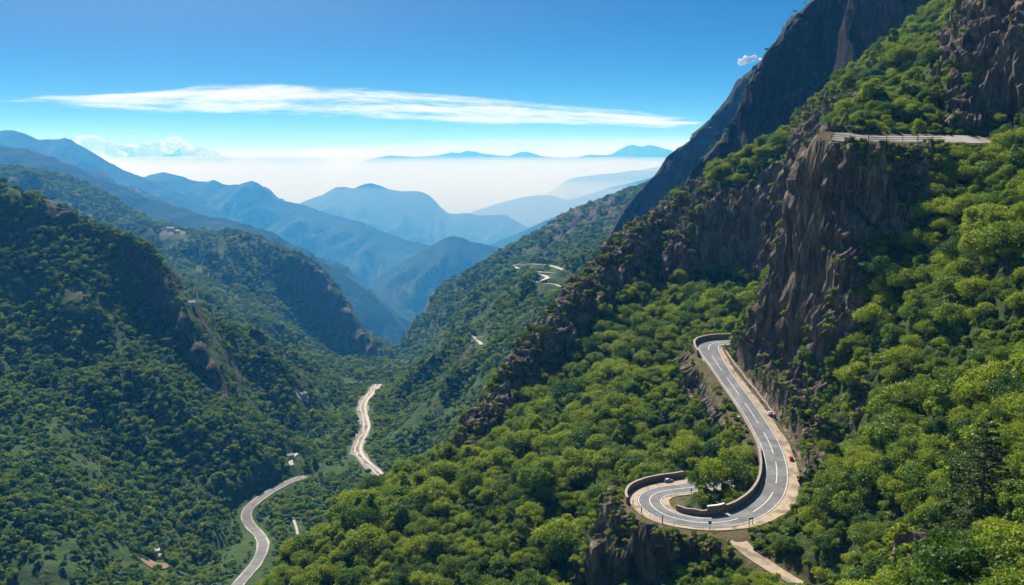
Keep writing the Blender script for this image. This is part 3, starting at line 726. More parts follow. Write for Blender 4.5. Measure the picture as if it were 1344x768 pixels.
# the top of the cloud sea: a lumpy sheet climbing towards the peaks
sx, sy = np.meshgrid(np.linspace(-12400, 12400, 220), np.linspace(8900, 13700, 70), indexing='ij')
stop = -139 + (sy - 8900) / 4800 * 150 + (fbm(sx / 900, sy / 500, 3.3, 4) * 20 - 2) * sstep(8900, 10500, sy)
stop = np.maximum(stop, -138)
n_ = sx.size; ff = grid_faces(*sx.shape)
ring = np.concatenate([np.arange(n_).reshape(sx.shape)[0], np.arange(n_).reshape(sx.shape)[1:, -1], np.arange(n_).reshape(sx.shape)[-1, -2::-1], np.arange(n_).reshape(sx.shape)[-2:0:-1, 0]])
sidef = np.stack([ring, ring + n_, np.roll(ring, -1) + n_, np.roll(ring, -1)], -1)
mist4 = np_obj('mist', np.concatenate([np.stack([sx, sy, stop], -1).reshape(-1, 3), np.stack([sx, sy, np.full(sx.shape, -139.5)], -1).reshape(-1, 3)]), np.concatenate([ff, ff[:, ::-1] + n_, sidef[:, ::-1]]), volume_mat('mist_top', (1, 1, 1), 7e-4, 0.0))
tag(mist4, 'lumpy top of the white cloud sea climbing to the distant peaks', kind='stuff')
wb = MB()   # the cloud sea thins out upwards behind the peaks: a long wedge
wb.loft([[(x, 14700, -28), (x, 16880, -28), (x, 16880, -28 + hh)] for x, hh in ((-9000, 2), (-6300, 40), (-4800, 110), (-3200, 250), (-1200, 390), (400, 423), (12400, 423))])
mist3 = wb.build('mist', volume_mat('thin_mist', (1, 1, 1), 7e-4, 0.0))
tag(mist3, 'thin white veil fading upwards behind the distant peaks', kind='stuff')
# ------------------------------------------------------------------ roads
M['asphalt'] = speckled('asphalt', (0.135, 0.137, 0.142), (0.19, 0.19, 0.192), 0.8, 0.85, 0.3, 0.02)
M['asphalt_far'] = speckled('worn_asphalt', (0.13, 0.127, 0.123), (0.19, 0.185, 0.178), 0.4, 0.9)
M['dry'] = speckled('dry_grass', (0.09, 0.085, 0.035), (0.15, 0.125, 0.06), 0.2, 0.95, c3=(0.05, 0.07, 0.02))
M['sand'] = speckled('sandy_verge', (0.30, 0.235, 0.165), (0.43, 0.34, 0.24), 1.1, 0.95, 0.5, 0.08, c3=(0.20, 0.165, 0.115))
M['paint'] = speckled('road_paint', (0.70, 0.69, 0.66), (0.80, 0.79, 0.76), 3.0, 0.7, 0.1, 0.01)
m, nt, out = new_mat('worn_paint')
co = nd(nt, 'ShaderNodeTexCoord').outputs['Object']
wr = ramp(nt, noise_node(nt, 1.6, 5, .7, co).outputs[0], [(0.36, 1), (0.52, 0)]).outputs[0]
principled(nt, out, mixc(nt, wr, (0.66, 0.65, 0.62), (0.24, 0.24, 0.24)), 0.8, 0.15)
M['paint'] = m
m, nt, out = new_mat('patched_asphalt')
co = nd(nt, 'ShaderNodeTexCoord').outputs['Object']
n1 = noise_node(nt, .12, 5, .65, co); n2 = noise_node(nt, 5, 3, .6, co)
vp_ = nd(nt, 'ShaderNodeTexVoronoi'); vp_.inputs['Scale'].default_value = .16; nt.links.new(co, vp_.inputs['Vector'])
ve_ = nd(nt, 'ShaderNodeTexVoronoi', feature='DISTANCE_TO_EDGE'); ve_.inputs['Scale'].default_value = .35
wv_ = nd(nt, 'ShaderNodeVectorMath', operation='MULTIPLY_ADD'); nt.links.new(noise_node(nt, .8, 4, .6, co).outputs['Color'], wv_.inputs[0]); wv_.inputs[1].default_value = (2, 2, 2); nt.links.new(co, wv_.inputs[2]); nt.links.new(wv_.outputs[0], ve_.inputs['Vector'])
c = mixc(nt, ramp(nt, n1.outputs[0], [(.35, 0), (.65, 1)]).outputs[0], (.115, .117, .122), (.20, .20, .20))
c = mixc(nt, .35, c, mixc(nt, vp_.outputs['Color'], (.5, .5, .5), (1.5, 1.5, 1.5)), 'MULTIPLY')
c = mixc(nt, ramp(nt, ve_.outputs['Distance'], [(0, .6), (.02, 0)]).outputs[0], c, (.05, .05, .05))
c = mixc(nt, .4, c, mixc(nt, n2.outputs[0], (.6, .6, .6), (1.4, 1.4, 1.4)), 'MULTIPLY')
principled(nt, out, c, .85, .2, bump(nt, n2.outputs[0], .3, .02))
M['asphalt'] = m
M['gravel'] = speckled('river_gravel', (0.15, 0.14, 0.12), (0.27, 0.25, 0.22), 0.25, 0.95, 0.5, 0.3, c3=(0.12, 0.12, 0.08))
M['far_road'] = speckled('bright_road', (0.34, 0.31, 0.275), (0.46, 0.42, 0.375), 0.3, 0.9)  # paler base tone for the spur roads, riverside road and stream thread
M['pale_road'] = speckled('pale_road', (0.27, 0.245, 0.215), (0.38, 0.345, 0.305), 0.3, 0.9, c3=(0.2, 0.18, 0.14))
M['soil'] = speckled('bare_soil', (0.19, 0.13, 0.075), (0.27, 0.185, 0.11), 0.9, 0.95, 0.5, 0.2, c3=(0.12, 0.11, 0.04))

def ribbon(name, line, normals, a, b, dz, mat, skirt=0.5, nacross=3, zfun=None, label=None, parent=None):
    """a strip beside a centre line from offset a to offset b (numbers or arrays), with sides going into the ground"""
    n = len(line); a = np.broadcast_to(a, n); b = np.broadcast_to(b, n)
    cols = []
    for t in np.linspace(0, 1, nacross):
        off = a + (b - a) * t
        xy = line[:, :2] + normals * off[:, None]
        z = (line[:, 2] if zfun is None else zfun(xy[:, 0], xy[:, 1])) + dz
        cols.append(np.column_stack([xy, z]))
    if skirt:
        cols = [cols[0] - (0, 0, skirt)] + cols + [cols[-1] - (0, 0, skirt)]
    v = np.stack(cols, 1)
    f = grid_faces(*v.shape[:2])[:, ::-1]
    o = np_obj(name, v.reshape(-1, 3), f, mat, smooth=False, parent=parent)
    if label: tag(o, label, kind='structure')
    return o

def nrm2(line):
    t = np.gradient(line[:, :2], axis=0); t /= np.linalg.norm(t, axis=1)[:, None]
    return np.stack([t[:, 1], -t[:, 0]], 1)

rpxx, rpyy = project(*ROAD.T)
def ri_(px, py): return int(np.argmin((rpxx - px) ** 2 + (rpyy - py) ** 2))
KN = dict(start=0, top=ri_(904, 640), left=ri_(852, 657), bottom=ri_(925, 686), turn=ri_(1004, 660), side=ri_(1019, 612), up=ri_(986, 541), straight=ri_(945, 483), bend=ri_(930.5, 459), after=ri_(956, 449), end=len(ROAD) - 1)
def along(**kv):
    ks = sorted((KN[k], v) for k, v in kv.items())
    return np.interp(np.arange(len(ROAD)), [k for k, _ in ks], [v for _, v in ks])
HW = along(start=4.2, top=4.4, left=4.3, bottom=4.1, turn=4.2, side=4.1, up=4.0, straight=4.1, bend=5.2, after=4.8, end=4.6)
ROAD_R = nrm2(smooth_line(ROAD, 4))
road = ribbon('road', ROAD, ROAD_R, -HW, HW, 0.0, M['asphalt'], 0.25, 5, label='grey asphalt mountain road winding through a hairpin bend')
out_w = along(start=5, top=5.2, left=3.4, bottom=1.9, turn=4.8, side=3.6, up=3.0, straight=2.2, bend=1.8, after=1.8, end=1.5)
out_w = out_w + 0.35 * fbm(np.arange(len(ROAD)) / 5, 0.7, 0.2, 3)
in_w = along(start=1.5, top=1.6, left=2.6, bottom=1.2, turn=1.2, side=1.2, up=0.8, straight=0.8, bend=1.6, after=2.4, end=2.4)
ribbon('road_shoulder', ROAD, ROAD_R, HW + 0.002, HW + out_w, -0.06, M['sand'], 0.6, 4, label='sandy shoulder along the outer edge of the road')
ribbon('road_shoulder', ROAD, ROAD_R, -HW - in_w, -HW - 0.002, -0.06, M['sand'], 0.6, 3, label='narrow sandy shoulder along the inner edge of the road')
i1 = KN['end']
ribbon('road_marking', ROAD, ROAD_R, HW - 0.55, HW - 0.30, 0.006, M['paint'], 0, 2, label='white line along the outer edge of the asphalt')
ribbon('road_marking', ROAD, ROAD_R, -HW + 0.30, -HW + 0.55, 0.006, M['paint'], 0, 2, label='white line along the inner edge of the asphalt')
# the centre line: solid round the hairpin, long dashes up the hill
segs = [(ri_(935, 636), ri_(972, 680))]
k = segs[0][1] + 4
while k < ri_(936, 469):
    segs.append((k, k + 13)); k += 17
segs.append((ri_(930.5, 459), i1 - 8))
verts, faces = [], []
for a, b in segs:
    v = np.stack([np.column_stack([ROAD[a:b, :2] + ROAD_R[a:b] * o_, ROAD[a:b, 2] + 0.006]) for o_ in (-0.15, 0.15)], 1)
    faces.append(grid_faces(*v.shape[:2])[:, ::-1] + sum(len(q) for q in verts)); verts.append(v.reshape(-1, 3))
tag(np_obj('road_marking', np.concatenate(verts), np.concatenate(faces), M['paint'], False), 'white centre line, solid in the bend and dashed uphill', kind='structure')

PATH_R = nrm2(PATH)
ribbon('path', PATH, PATH_R, -np.linspace(3.2, 1.9, len(PATH)), np.linspace(3.2, 1.9, len(PATH)), 0.02, M['sand'], 0.5, 4, label='sandy footpath leaving the hairpin downhill')

led = ledge_mid
ribbon('road', smooth_line(led, 3), nrm2(led), -5.0, 6.0, 0.22, M['pale_road'], 0.5, 8, zfun=near_h, label='pale gravel road on the ledge above the cliff')

vzn = lambda x, y: valley_h(x, y)
VR = nrm2(valley_road)
ribbon('road', valley_road, VR, -3.6, 3.6, 0.75, M['asphalt_far'], 0.8, 3, zfun=vzn, label='grey valley road curving below the forested left flank')
ribbon('road_shoulder', valley_road, VR, 3.65, 5.2 + 0.8 * fbm(np.arange(len(VR)) / 6, 0.2, 0.3, 3), 0.68, M['pale_road'], 0.8, 2, zfun=vzn, label='pale outer verge of the valley road')
ribbon('road_shoulder', valley_road, VR, -5.0 + 0.8 * fbm(np.arange(len(VR)) / 6, 5.2, 0.3, 3), -3.65, 0.68, M['pale_road'], 0.8, 2, zfun=vzn, label='pale inner verge of the valley road')
RV = nrm2(river); ns = len(river); wv = fbm(np.arange(ns) / 7, 0.3, 0.1, 2)
ribbon('riverbed', river, RV, -7.5 - 3.5 * fbm(np.arange(ns) / 16, 0.3, 0.1, 4), 6.5 + 4 * fbm(np.arange(ns) / 16, 4.3, 0.1, 4), 0.25, M['gravel'], 1.5, 4, label='pale gravel riverbed winding down the valley floor')
ribbon('road', river, RV, 1.6 + .5 * wv, 5.0 + .5 * wv, 0.4, M['far_road'], 0.4, 2, label='small pale road running beside the gravel riverbed')
ribbon('river', river, RV, -3.2 - 2.2 * wv, -1.4 - 2.2 * wv, 0.36, M['far_road'], 0.3, 2, label='thin bright stream thread in the gravel riverbed')

# ------------------------------------------------------------------ plants
def leaf_mat(name, dark, light, yellow, trans=0.35, patch=0.022):
    m, nt, out = new_mat(name)
    oi = nd(nt, 'ShaderNodeObjectInfo')
    geo = nd(nt, 'ShaderNodeNewGeometry')
    big = noise_node(nt, patch, 4, 0.6, oi.outputs['Location'])
    f = mathn(nt, 'ADD', mathn(nt, 'MULTIPLY_ADD', oi.outputs['Random'], 0.72, -0.10), mathn(nt, 'MULTIPLY', big.outputs[0], 0.62))
    c = ramp(nt, f, [(0.06, [q * .7 for q in dark]), (0.2, dark), (0.45, light), (0.78, yellow)]).outputs[0]
    r = geo.outputs['Random Per Island']
    c = mixc(nt, 1.0, c, mixc(nt, r, (0.78, 0.8, 0.75), (1.22, 1.2, 1.2)), 'MULTIPLY')
    d = nd(nt, 'ShaderNodeBsdfDiffuse'); nt.links.new(c, d.inputs['Color'])
    t = nd(nt, 'ShaderNodeBsdfTranslucent'); nt.links.new(mixc(nt, 1.0, c, (1.15, 1.25, 0.6), 'MULTIPLY'), t.inputs['Color'])
    g = nd(nt, 'ShaderNodeBsdfGlossy'); g.inputs['Roughness'].default_value = 0.45; g.inputs['Color'].default_value = (0.9, 0.95, 1, 1)
    s1 = nd(nt, 'ShaderNodeMixShader'); s1.inputs[0].default_value = trans
    nt.links.new(d.outputs[0], s1.inputs[1]); nt.links.new(t.outputs[0], s1.inputs[2])
    s2 = nd(nt, 'ShaderNodeMixShader'); s2.inputs[0].default_value = 0.015
    nt.links.new(s1.outputs[0], s2.inputs[1]); nt.links.new(g.outputs[0], s2.inputs[2])
    nt.links.new(s2.outputs[0], out.inputs['Surface'])
    return m

M['leaf'] = leaf_mat('foliage', (0.046, 0.102, 0.010), (0.13, 0.20, 0.012), (0.26, 0.31, 0.016))
M['leaf_far'] = leaf_mat('valley_foliage', (0.044, 0.104, 0.015), (0.10, 0.172, 0.017), (0.21, 0.26, 0.02), 0.38, 0.009)
M['needle'] = leaf_mat('needles', (0.045, 0.07, 0.016), (0.06, 0.088, 0.018), (0.075, 0.10, 0.02), 0.25)
M['bark'] = speckled('bark', (0.09, 0.065, 0.045), (0.15, 0.115, 0.085), 4.0)

def leaves(pos, nrm, size, rng, aspect=0.62):
    """one quad per leaf spray at pos, facing nrm"""
    n = len(pos)
    nrm = nrm / np.linalg.norm(nrm, axis=1)[:, None]
    a = rng.normal(size=(n, 3)); a -= (a * nrm).sum(1)[:, None] * nrm; a /= np.linalg.norm(a, axis=1)[:, None]
    b = np.cross(nrm, a)
    s = (size * rng.uniform(0.6, 1.35, n))[:, None]
    a = a * s * 0.5; b = b * s * 0.5 * aspect
    v = np.stack([pos - a, pos - b * 1.0 + nrm * s * 0.08, pos + a, pos + b], 1).reshape(-1, 3)
    return v, np.arange(4 * n).reshape(n, 4)

def crown_arrays(seed, R, H0, H1, nlobe, nleaf, leaf, flat=0.75):
    rng = np.random.default_rng(seed)
    pos, nrm = [], []
    lob = []
    for k in range(nlobe):
        a = rng.uniform(0, 2 * math.pi); rr = R * 0.74 * math.sqrt(rng.uniform(0, 1)) if k else 0
        h = H0 + (H1 - H0) * (0.25 + 0.5 * (1 - (rr / R) ** 2) * rng.uniform(0.55, 1.15))
        lob.append((rr * math.cos(a), rr * math.sin(a), h, R * rng.uniform(0.19, 0.44)))
    w = np.array([l[3] ** 2 for l in lob]); w /= w.sum()
    for l, q in zip(lob, w):
        n = int(nleaf * q)
        d = rng.normal(size=(n, 3)); d[:, 2] = d[:, 2] * 0.9 + 0.35
        d /= np.linalg.norm(d, axis=1)[:, None]
        rad = l[3] * (rng.uniform(0.45, 1.12, n) ** 0.6) * (1 + 0.38 * noise3(d[:, 0] * 2.5 + seed, d[:, 1] * 2.5, d[:, 2] * 2.5 + l[0]))
        far_ = rng.uniform(size=n) < .13; rad = rad * np.where(far_, rng.uniform(1.1, 1.45, n), 1)
        p = np.array(l[:3]) + d * rad[:, None] * (1, 1, flat)
        pos.append(p); nrm.append(d + rng.normal(size=(n, 3)) * 0.95 + (0, 0, 0.45))
    pos = np.concatenate(pos); nrm = np.concatenate(nrm)
    return leaves(pos, nrm, leaf, rng)

def trunk_mb(seed, h, r, nlimb, R):
    rng = random.Random(seed); mb = MB()
    p = Vector((0, 0, -1.2)); pts = [p]
    for k in range(1, 5):
        p = Vector((rng.uniform(-.12, .12) * h * k / 4, rng.uniform(-.12, .12) * h * k / 4, h * k / 4)); pts.append(p)
    for k in range(4): mb.tube(pts[k], pts[k + 1], r * (1 - .2 * k), r * (1 - .2 * (k + 1)), 7)
    for k in range(nlimb):
        a = rng.uniform(0, 6.28); o = pts[rng.choice((2, 3, 4))]
        mid = o + Vector((math.cos(a) * R * .35, math.sin(a) * R * .35, h * .18)); e = o + Vector((math.cos(a) * R * .68, math.sin(a) * R * .68, h * rng.uniform(.25, .45)))
        mb.tube(o, mid, r * .42, r * .28, 5); mb.tube(mid, e, r * .28, r * .1, 5)
    return mb

def leafy_mesh(name, seed, R, H0, H1, nlobe, nleaf, leaf, mat, flat=0.75):
    v, f = crown_arrays(seed, R, H0, H1, nlobe, nleaf, leaf, flat)
    me = np_mesh(name, v, f, False); me.materials.append(mat)
    return me

NEAR_CROWNS = [leafy_mesh('crown', 11 + i, R, 1.2, h, nl, 5200, 0.46, M['leaf'], fl) for i, (R, h, nl, fl) in enumerate(
    ((4.6, 8.5, 18, .8), (5.2, 8.0, 24, .7), (4.0, 8.8, 15, .85), (5.0, 9.2, 22, .8), (4.4, 7.2, 18, .7), (5.6, 8.2, 28, .65), (2.7, 10.5, 14, 1.0), (5.4, 9.8, 15, .6), (3.0, 7.4, 9, .95), (4.8, 10.8, 26, .9)))]
NEAR_TRUNKS = []
for i in range(10):
    o = trunk_mb(50 + i, 5.2, 0.26, 5, 4.4).build('trunk', M['bark'])
    NEAR_TRUNKS.append(o.data); bpy.data.objects.remove(o)
SHRUBS = [leafy_mesh('shrub', 31 + i, 1.7, 0.0, 2.4, 7, 750, 0.40, M['leaf']) for i in range(4)]
FAR_CROWNS = [leafy_mesh('crown', 71 + i, R, 0.5, h, nl, 420, 1.35, M['leaf_far']) for i, (R, h, nl) in enumerate(((4.4, 9, 7), (5.0, 8.4, 8), (4.0, 9.6, 6), (5.4, 8.2, 9), (4.6, 10, 7)))]

def proto_collection(name, meshes):
    c = bpy.data.collections.new(name)
    for k, me in enumerate(meshes):
        c.objects.link(bpy.data.objects.new('%s_%02d' % (name, k), me))
    return c

def scatter(name, label, pts, scale, pick, rng, coll, zscale=None):
    """ONE object: a point for every plant, the plants put there by geometry nodes"""
    n = len(pts)
    me = bpy.data.meshes.new(name); me.vertices.add(n); me.vertices.foreach_set('co', np.asarray(pts, np.float32).ravel())
    zs = scale if zscale is None else zscale
    for an, ty, val in (('size', 'FLOAT_VECTOR', np.stack([scale, scale, zs], 1)), ('turn', 'FLOAT_VECTOR', np.stack([rng.normal(0, .07, n), rng.normal(0, .07, n), rng.uniform(0, 6.283, n)], 1))):
        at = me.attributes.new(an, ty, 'POINT'); at.data.foreach_set('vector', val.astype(np.float32).ravel())
    at = me.attributes.new('pick', 'INT', 'POINT'); at.data.foreach_set('value', pick.astype(np.int32))
    o = link(bpy.data.objects.new(name, me))
    ng = bpy.data.node_groups.new(name + '_scatter', 'GeometryNodeTree')
    ng.interface.new_socket('Geometry', in_out='INPUT', socket_type='NodeSocketGeometry')
    ng.interface.new_socket('Geometry', in_out='OUTPUT', socket_type='NodeSocketGeometry')
    gi, go = ng.nodes.new('NodeGroupInput'), ng.nodes.new('NodeGroupOutput')
    ci = ng.nodes.new('GeometryNodeCollectionInfo'); ci.inputs['Collection'].default_value = coll
    ci.inputs['Separate Children'].default_value = True; ci.inputs['Reset Children'].default_value = True
    ip = ng.nodes.new('GeometryNodeInstanceOnPoints'); ip.inputs['Pick Instance'].default_value = True
    def named(an, dt):
        a = ng.nodes.new('GeometryNodeInputNamedAttribute'); a.data_type = dt; a.inputs['Name'].default_value = an
        return a.outputs['Attribute']
    er = ng.nodes.new('FunctionNodeEulerToRotation')
    L = ng.links
    L.new(gi.outputs[0], ip.inputs['Points']); L.new(ci.outputs[0], ip.inputs['Instance'])
    L.new(named('pick', 'INT'), ip.inputs['Instance Index'])
    L.new(named('turn', 'FLOAT_VECTOR'), er.inputs[0]); L.new(er.outputs[0], ip.inputs['Rotation'])
    L.new(named('size', 'FLOAT_VECTOR'), ip.inputs['Scale'])
    L.new(ip.outputs[0], go.inputs[0])
    md = o.modifiers.new('scatter', 'NODES'); md.node_group = ng
    tag(o, label, kind='stuff')
    return o

rng = np.random.default_rng(5)
def road_gap(x, y):
    """distance beyond the shoulder of the road"""
    d, _, k = near_road(x, y, ROAD)
    s = (x - ROAD[k, 0]) * ROAD_R[k, 0] + (y - ROAD[k, 1]) * ROAD_R[k, 1]
    return d - np.where(s > 0, (HW + out_w)[k], (HW + in_w)[k]), k
# --- where trees stand on the near mountainside
st = 4.9
ax, ay = np.meshgrid(np.arange(NX0, NX1, st), np.arange(NY0, NY1, st), indexing='ij')
ax = (ax + rng.uniform(-.48, .48, ax.shape) * st).ravel(); ay = (ay + rng.uniform(-.48, .48, ay.shape) * st).ravel()
az = near_h(ax, ay)
px_, py_ = project(ax, ay, az)
keep = (px_ > -260) & (px_ < 1600) & (py_ < 1050) & (py_ > -200) & (az > -330)
ax, ay, az, px_, py_ = (q[keep] for q in (ax, ay, az, px_, py_))
rk, gr = near_rock(ax, ay), near_g(ax, ay)
drd, ridx = road_gap(ax, ay); dpd, _, _ = near_road(ax, ay, PATH); dld, _, _ = near_road(ax, ay, ledge_mid)
patch = fbm(ax / 38, ay / 38, 7.7, 3)
sc = np.clip(0.80 + 0.36 * patch + rng.normal(0, .2, len(ax)) + (rng.uniform(0, 1, len(ax)) < .14) * rng.uniform(.2, .75, len(ax)), 0.34, 1.9)
free = np.minimum(np.minimum(drd - 2.2, (dpd - 3.0) * 1.2), dld - 7.5)
sc = np.minimum(sc, 0.28 + np.maximum(free, 0) * 0.065)
ok = (free > 0) & (rk < 0.45) & (gr < 2.6) & (lookup(zone, NX0, NY0, NS)(ax, ay) < 0.5)
cpx, cpy = project(ax, ay, az + 4 * sc)
ok &= ~inside(cpx, cpy, [(736, 705), (736, 800), (846, 800), (872, 730), (835, 690), (800, 690)])
lowbush = inside(px_, py_, [(840, 700), (840, 800), (1060, 800), (1040, 740), (960, 700)])
zf = lookup(blur(zone, 60), NX0, NY0, NS)(ax, ay)
sc = np.where((zf > .12) & (ay > 430) & (ax < 110), np.minimum(sc, .62), sc)      # low growth along the foot of the rock fin
sc = np.where(lowbush, np.minimum(sc, .55), sc)
ok &= rng.uniform(0, 1, len(ax)) < np.where(rk > 0.15, 0.5, 1.0)
# keep sight lines to the road clear, as the photograph shows it clear
rl = np.concatenate([ROAD + np.pad(ROAD_R * o_, ((0, 0), (0, 1))) for o_ in (-7, -3.5, 0, 3.5, 7.5)])
hid = np.tile((np.arange(len(ROAD)) < 16), 5)
rl = rl[~hid]
rpx, rpy = project(rl[:, 0], rl[:, 1], rl[:, 2])
lpx, lpy = project(*[np.concatenate([ledge_mid[:, k], PATH[:, k]]) for k in range(3)])
rpx, rpy, rY = np.concatenate([rpx, lpx]), np.concatenate([rpy, lpy]), np.concatenate([rl[:, 1], ledge_mid[:, 1], PATH[:, 1]])
for i in np.nonzero(ok)[0]:
    r = 5.0 * sc[i]; cx_, cy_ = project(ax[i], ay[i], az[i] + 4.5 * sc[i]); k = F / ay[i]
    if ((np.abs(rpx - cx_) < r * k) & (np.abs(rpy - cy_) < 5.2 * sc[i] * k) & (rY > ay[i])).any(): ok[i] = False
ax, ay, az, sc, px_, py_ = (q[ok] for q in (ax, ay, az, sc, px_, py_))
# seen from the camera?
vis = (px_ > 0) & (px_ < 1344) & (py_ > -10) & (py_ < 790)
tt = np.linspace(0.3, 0.985, 90)[None, :]
top = az + 6 * sc
blocked = (near_h(ax[:, None] * tt, ay[:, None] * tt) > top[:, None] * tt + 1.0) & (ay[:, None] * tt > NY0)
vis &= ~blocked.any(1)
size_px = np.where(vis, sc / ay, 0)
order = np.argsort(-size_px)
single = order[:300]; rest = order[300:]
pick = rng.choice(10, len(ax), p=[.13, .12, .11, .12, .11, .09, .08, .07, .09, .08])

tree_protos = []
def place_tree(x, y, z, s, k, rot, label, group, zs=None):
    t = empty('broadleaf_tree', (x, y, z), rot)
    t.scale = (s, s, zs or s)
    for nm, me in (('trunk', NEAR_TRUNKS[k]), ('crown', NEAR_CROWNS[k])):
        o = bpy.data.objects.new(nm, me); o.parent = t; link(o)
    tag(t, label, 'tree', group)
    return t
for i in single:
    if py_[i] > 560 and px_[i] > 1120: lb, gp = 'bushy green tree on the lowest right slope around the tall conifer', 'trees on the lowest right slope'
    elif px_[i] > 1010: lb, gp = 'bushy green tree on the steep slope between cliff road and ledge', 'trees on the steep right slope'
    elif px_[i] > 830: lb, gp = 'green tree standing close below the paved hairpin bend', 'trees around the hairpin bend'
    else: lb, gp = 'green tree on the broad slope left of the hairpin bend', 'trees on the slope left of the bend'
    place_tree(ax[i], ay[i], az[i] - 0.4, sc[i], pick[i], rng.uniform(0, 6.28), lb, gp)
crowns_near = proto_collection('near_crown', NEAR_CROWNS)
scatter('forest', 'dense sunlit green forest covering the near mountainside', np.stack([ax, ay, az - 0.4], 1)[rest], sc[rest], pick[rest], rng, crowns_near)

# --- undergrowth between the trees and tufts on the rocks
n = 55000
bx_, by_ = rng.uniform(NX0, NX1, n), rng.uniform(NY0, 700, n)
bz = near_h(bx_, by_); qx, qy = project(bx_, by_, bz)
d1, _ = road_gap(bx_, by_); d2, _, _ = near_road(bx_, by_, PATH); d3, _, _ = near_road(bx_, by_, ledge_mid)
rk = near_rock(bx_, by_)
keep = (qx > -150) & (qx < 1480) & (qy < 900) & (qy > -80) & (d1 > -0.7) & (d2 > np.where(by_ < np.interp(bx_, PATH[::-1, 0] if PATH[0, 0] > PATH[-1, 0] else PATH[:, 0], PATH[::-1, 1] if PATH[0, 0] > PATH[-1, 0] else PATH[:, 1]), 10.0, 3.2)) & (d3 > 6.5) & (bz > -320)
keep &= ~inside(qx, qy, [(864, 648), (908, 643), (908, 666), (884, 674)])
keep &= (rng.uniform(0, 1, n) < np.where(rk > 0.3, 0.75 * (fbm(bx_ / 13, by_ / 13, 3.3 + bz / 18, 3) > 0.12), 0.8))
bx_, by_, bz, d1, rk, d3 = (q[keep] for q in (bx_, by_, bz, d1, rk, d3))
bs = np.clip(rng.normal(0.95, .35, len(bx_)), .35, 1.9)
bs = np.minimum(np.minimum(bs, 0.3 + np.maximum(d1, -.9) * 0.2), np.where(by_ > np.interp(bx_, ledge_mid[:, 0], ledge_mid[:, 1]), 1.2, 0.25 + np.maximum(d3 - 6, 0) * 0.09))
# tufts and bushes rooted on the rock faces themselves
fv = np.nonzero(((rock > 0.3) & (ld > 7.2) & (rd > 9.9)).ravel())[0]
RX, RY, RZ = NVX.ravel()[fv], NVY.ravel()[fv], NVZ.ravel()[fv]
ledge_top = np.exp(-((RZ - 2) / 9) ** 2) * (RY < 430)
cl_ = fbm(RX / 12, RY / 12, RZ / 16, 3) + 0.9 * ledge_top * (RX < 200)
g_ = G.ravel()[fv]
qx, qy = project(RX, RY, RZ)
thick = inside(qx, qy, [(1080, 330), (1130, 296), (1185, 318), (1165, 380), (1088, 405)]) * 0.7
pr = np.clip((cl_ + 0.20 + thick + .5 * verge.ravel()[fv]) * 0.32, 0, 0.30) * np.where((RY > 392) & (RX > 192) & (RY < 520), .12, 1.0) * np.where((RY > 430) & (RX < 110), .3, 1.0) * np.where((RY > 520) & (RX >= 90), .5, 1.0) * np.clip(2.6 - 0.5 * g_, 0.35, 1.6) + 0.004
qx, qy = project(RX, RY, RZ)
s_ = (rng.uniform(0, 1, len(fv)) < pr) & (qx > -50) & (qx < 1400) & (qy > -60) & (qy < 820)
bs = np.where(rk > 0.3, bs * 0.6, bs)
keep = rk < 0.3
bx_, by_, bz, bs = bx_[keep], by_[keep], bz[keep], bs[keep]
rs_ = np.clip(rng.normal(0.95, .42, s_.sum()), .3, 2.3)
rs_ = np.where(ld.ravel()[fv][s_] < 13, rs_ * .3, rs_)
rs_ = np.where((rd.ravel()[fv][s_] < 16) & (RY[s_] < 420), np.minimum(rs_, .75), rs_)
bx_, by_, bz, bs = np.concatenate([bx_, RX[s_]]), np.concatenate([by_, RY[s_]]), np.concatenate([bz, RZ[s_]]), np.concatenate([bs, rs_])
scatter('undergrowth', 'low shrubs filling the gaps between trees and rocks', np.stack([bx_, by_, bz - 0.25], 1), bs, rng.integers(0, 4, len(bx_)), rng, proto_collection('near_shrub', SHRUBS))

# --- the forests of the valley
st = 5.5
cx_, cy_ = np.meshgrid(np.arange(VX0, 420, st), np.arange(380, 3380, st), indexing='ij')
cx_ = (cx_ + rng.uniform(-.5, .5, cx_.shape) * st).ravel(); cy_ = (cy_ + rng.uniform(-.5, .5, cy_.shape) * st).ravel()
far = cy_ > 1350
keep = ~far | (rng.uniform(0, 1, len(cx_)) < 0.62)
cx_, cy_ = cx_[keep], cy_[keep]
cz = valley_h(cx_, cy_); qx, qy = project(cx_, cy_, cz)
keep = (qx > -120) & (qx < 1000) & (qy < 860) & (qy > 200)
cx_, cy_, cz = cx_[keep], cy_[keep], cz[keep]
# keep only what some nearby point of view could see
tt = np.linspace(0.55, 0.99, 80)[None, :]
hid = ((valley_h(cx_[:, None] * tt, cy_[:, None] * tt) > (cz[:, None] + 30) * tt + 0.0) & (cy_[:, None] * tt > VY0)).any(1)
cx_, cy_, cz = cx_[~hid], cy_[~hid], cz[~hid]
rk, gr = valley_rock(cx_, cy_), valley_g(cx_, cy_)
d1, _, _ = near_road(cx_, cy_, valley_road); d2, _, _ = near_road(cx_, cy_, river)
VCLEAR = []          # filled below with the clearings, roads and houses of the valley
SMALL = []
for l, half, lb in SPUR_ROADS:
    SMALL.append((l, half))
    ribbon('road', l, nrm2(l), -half, half, 0.4, M['far_road'], 1.5, 3, label=lb)

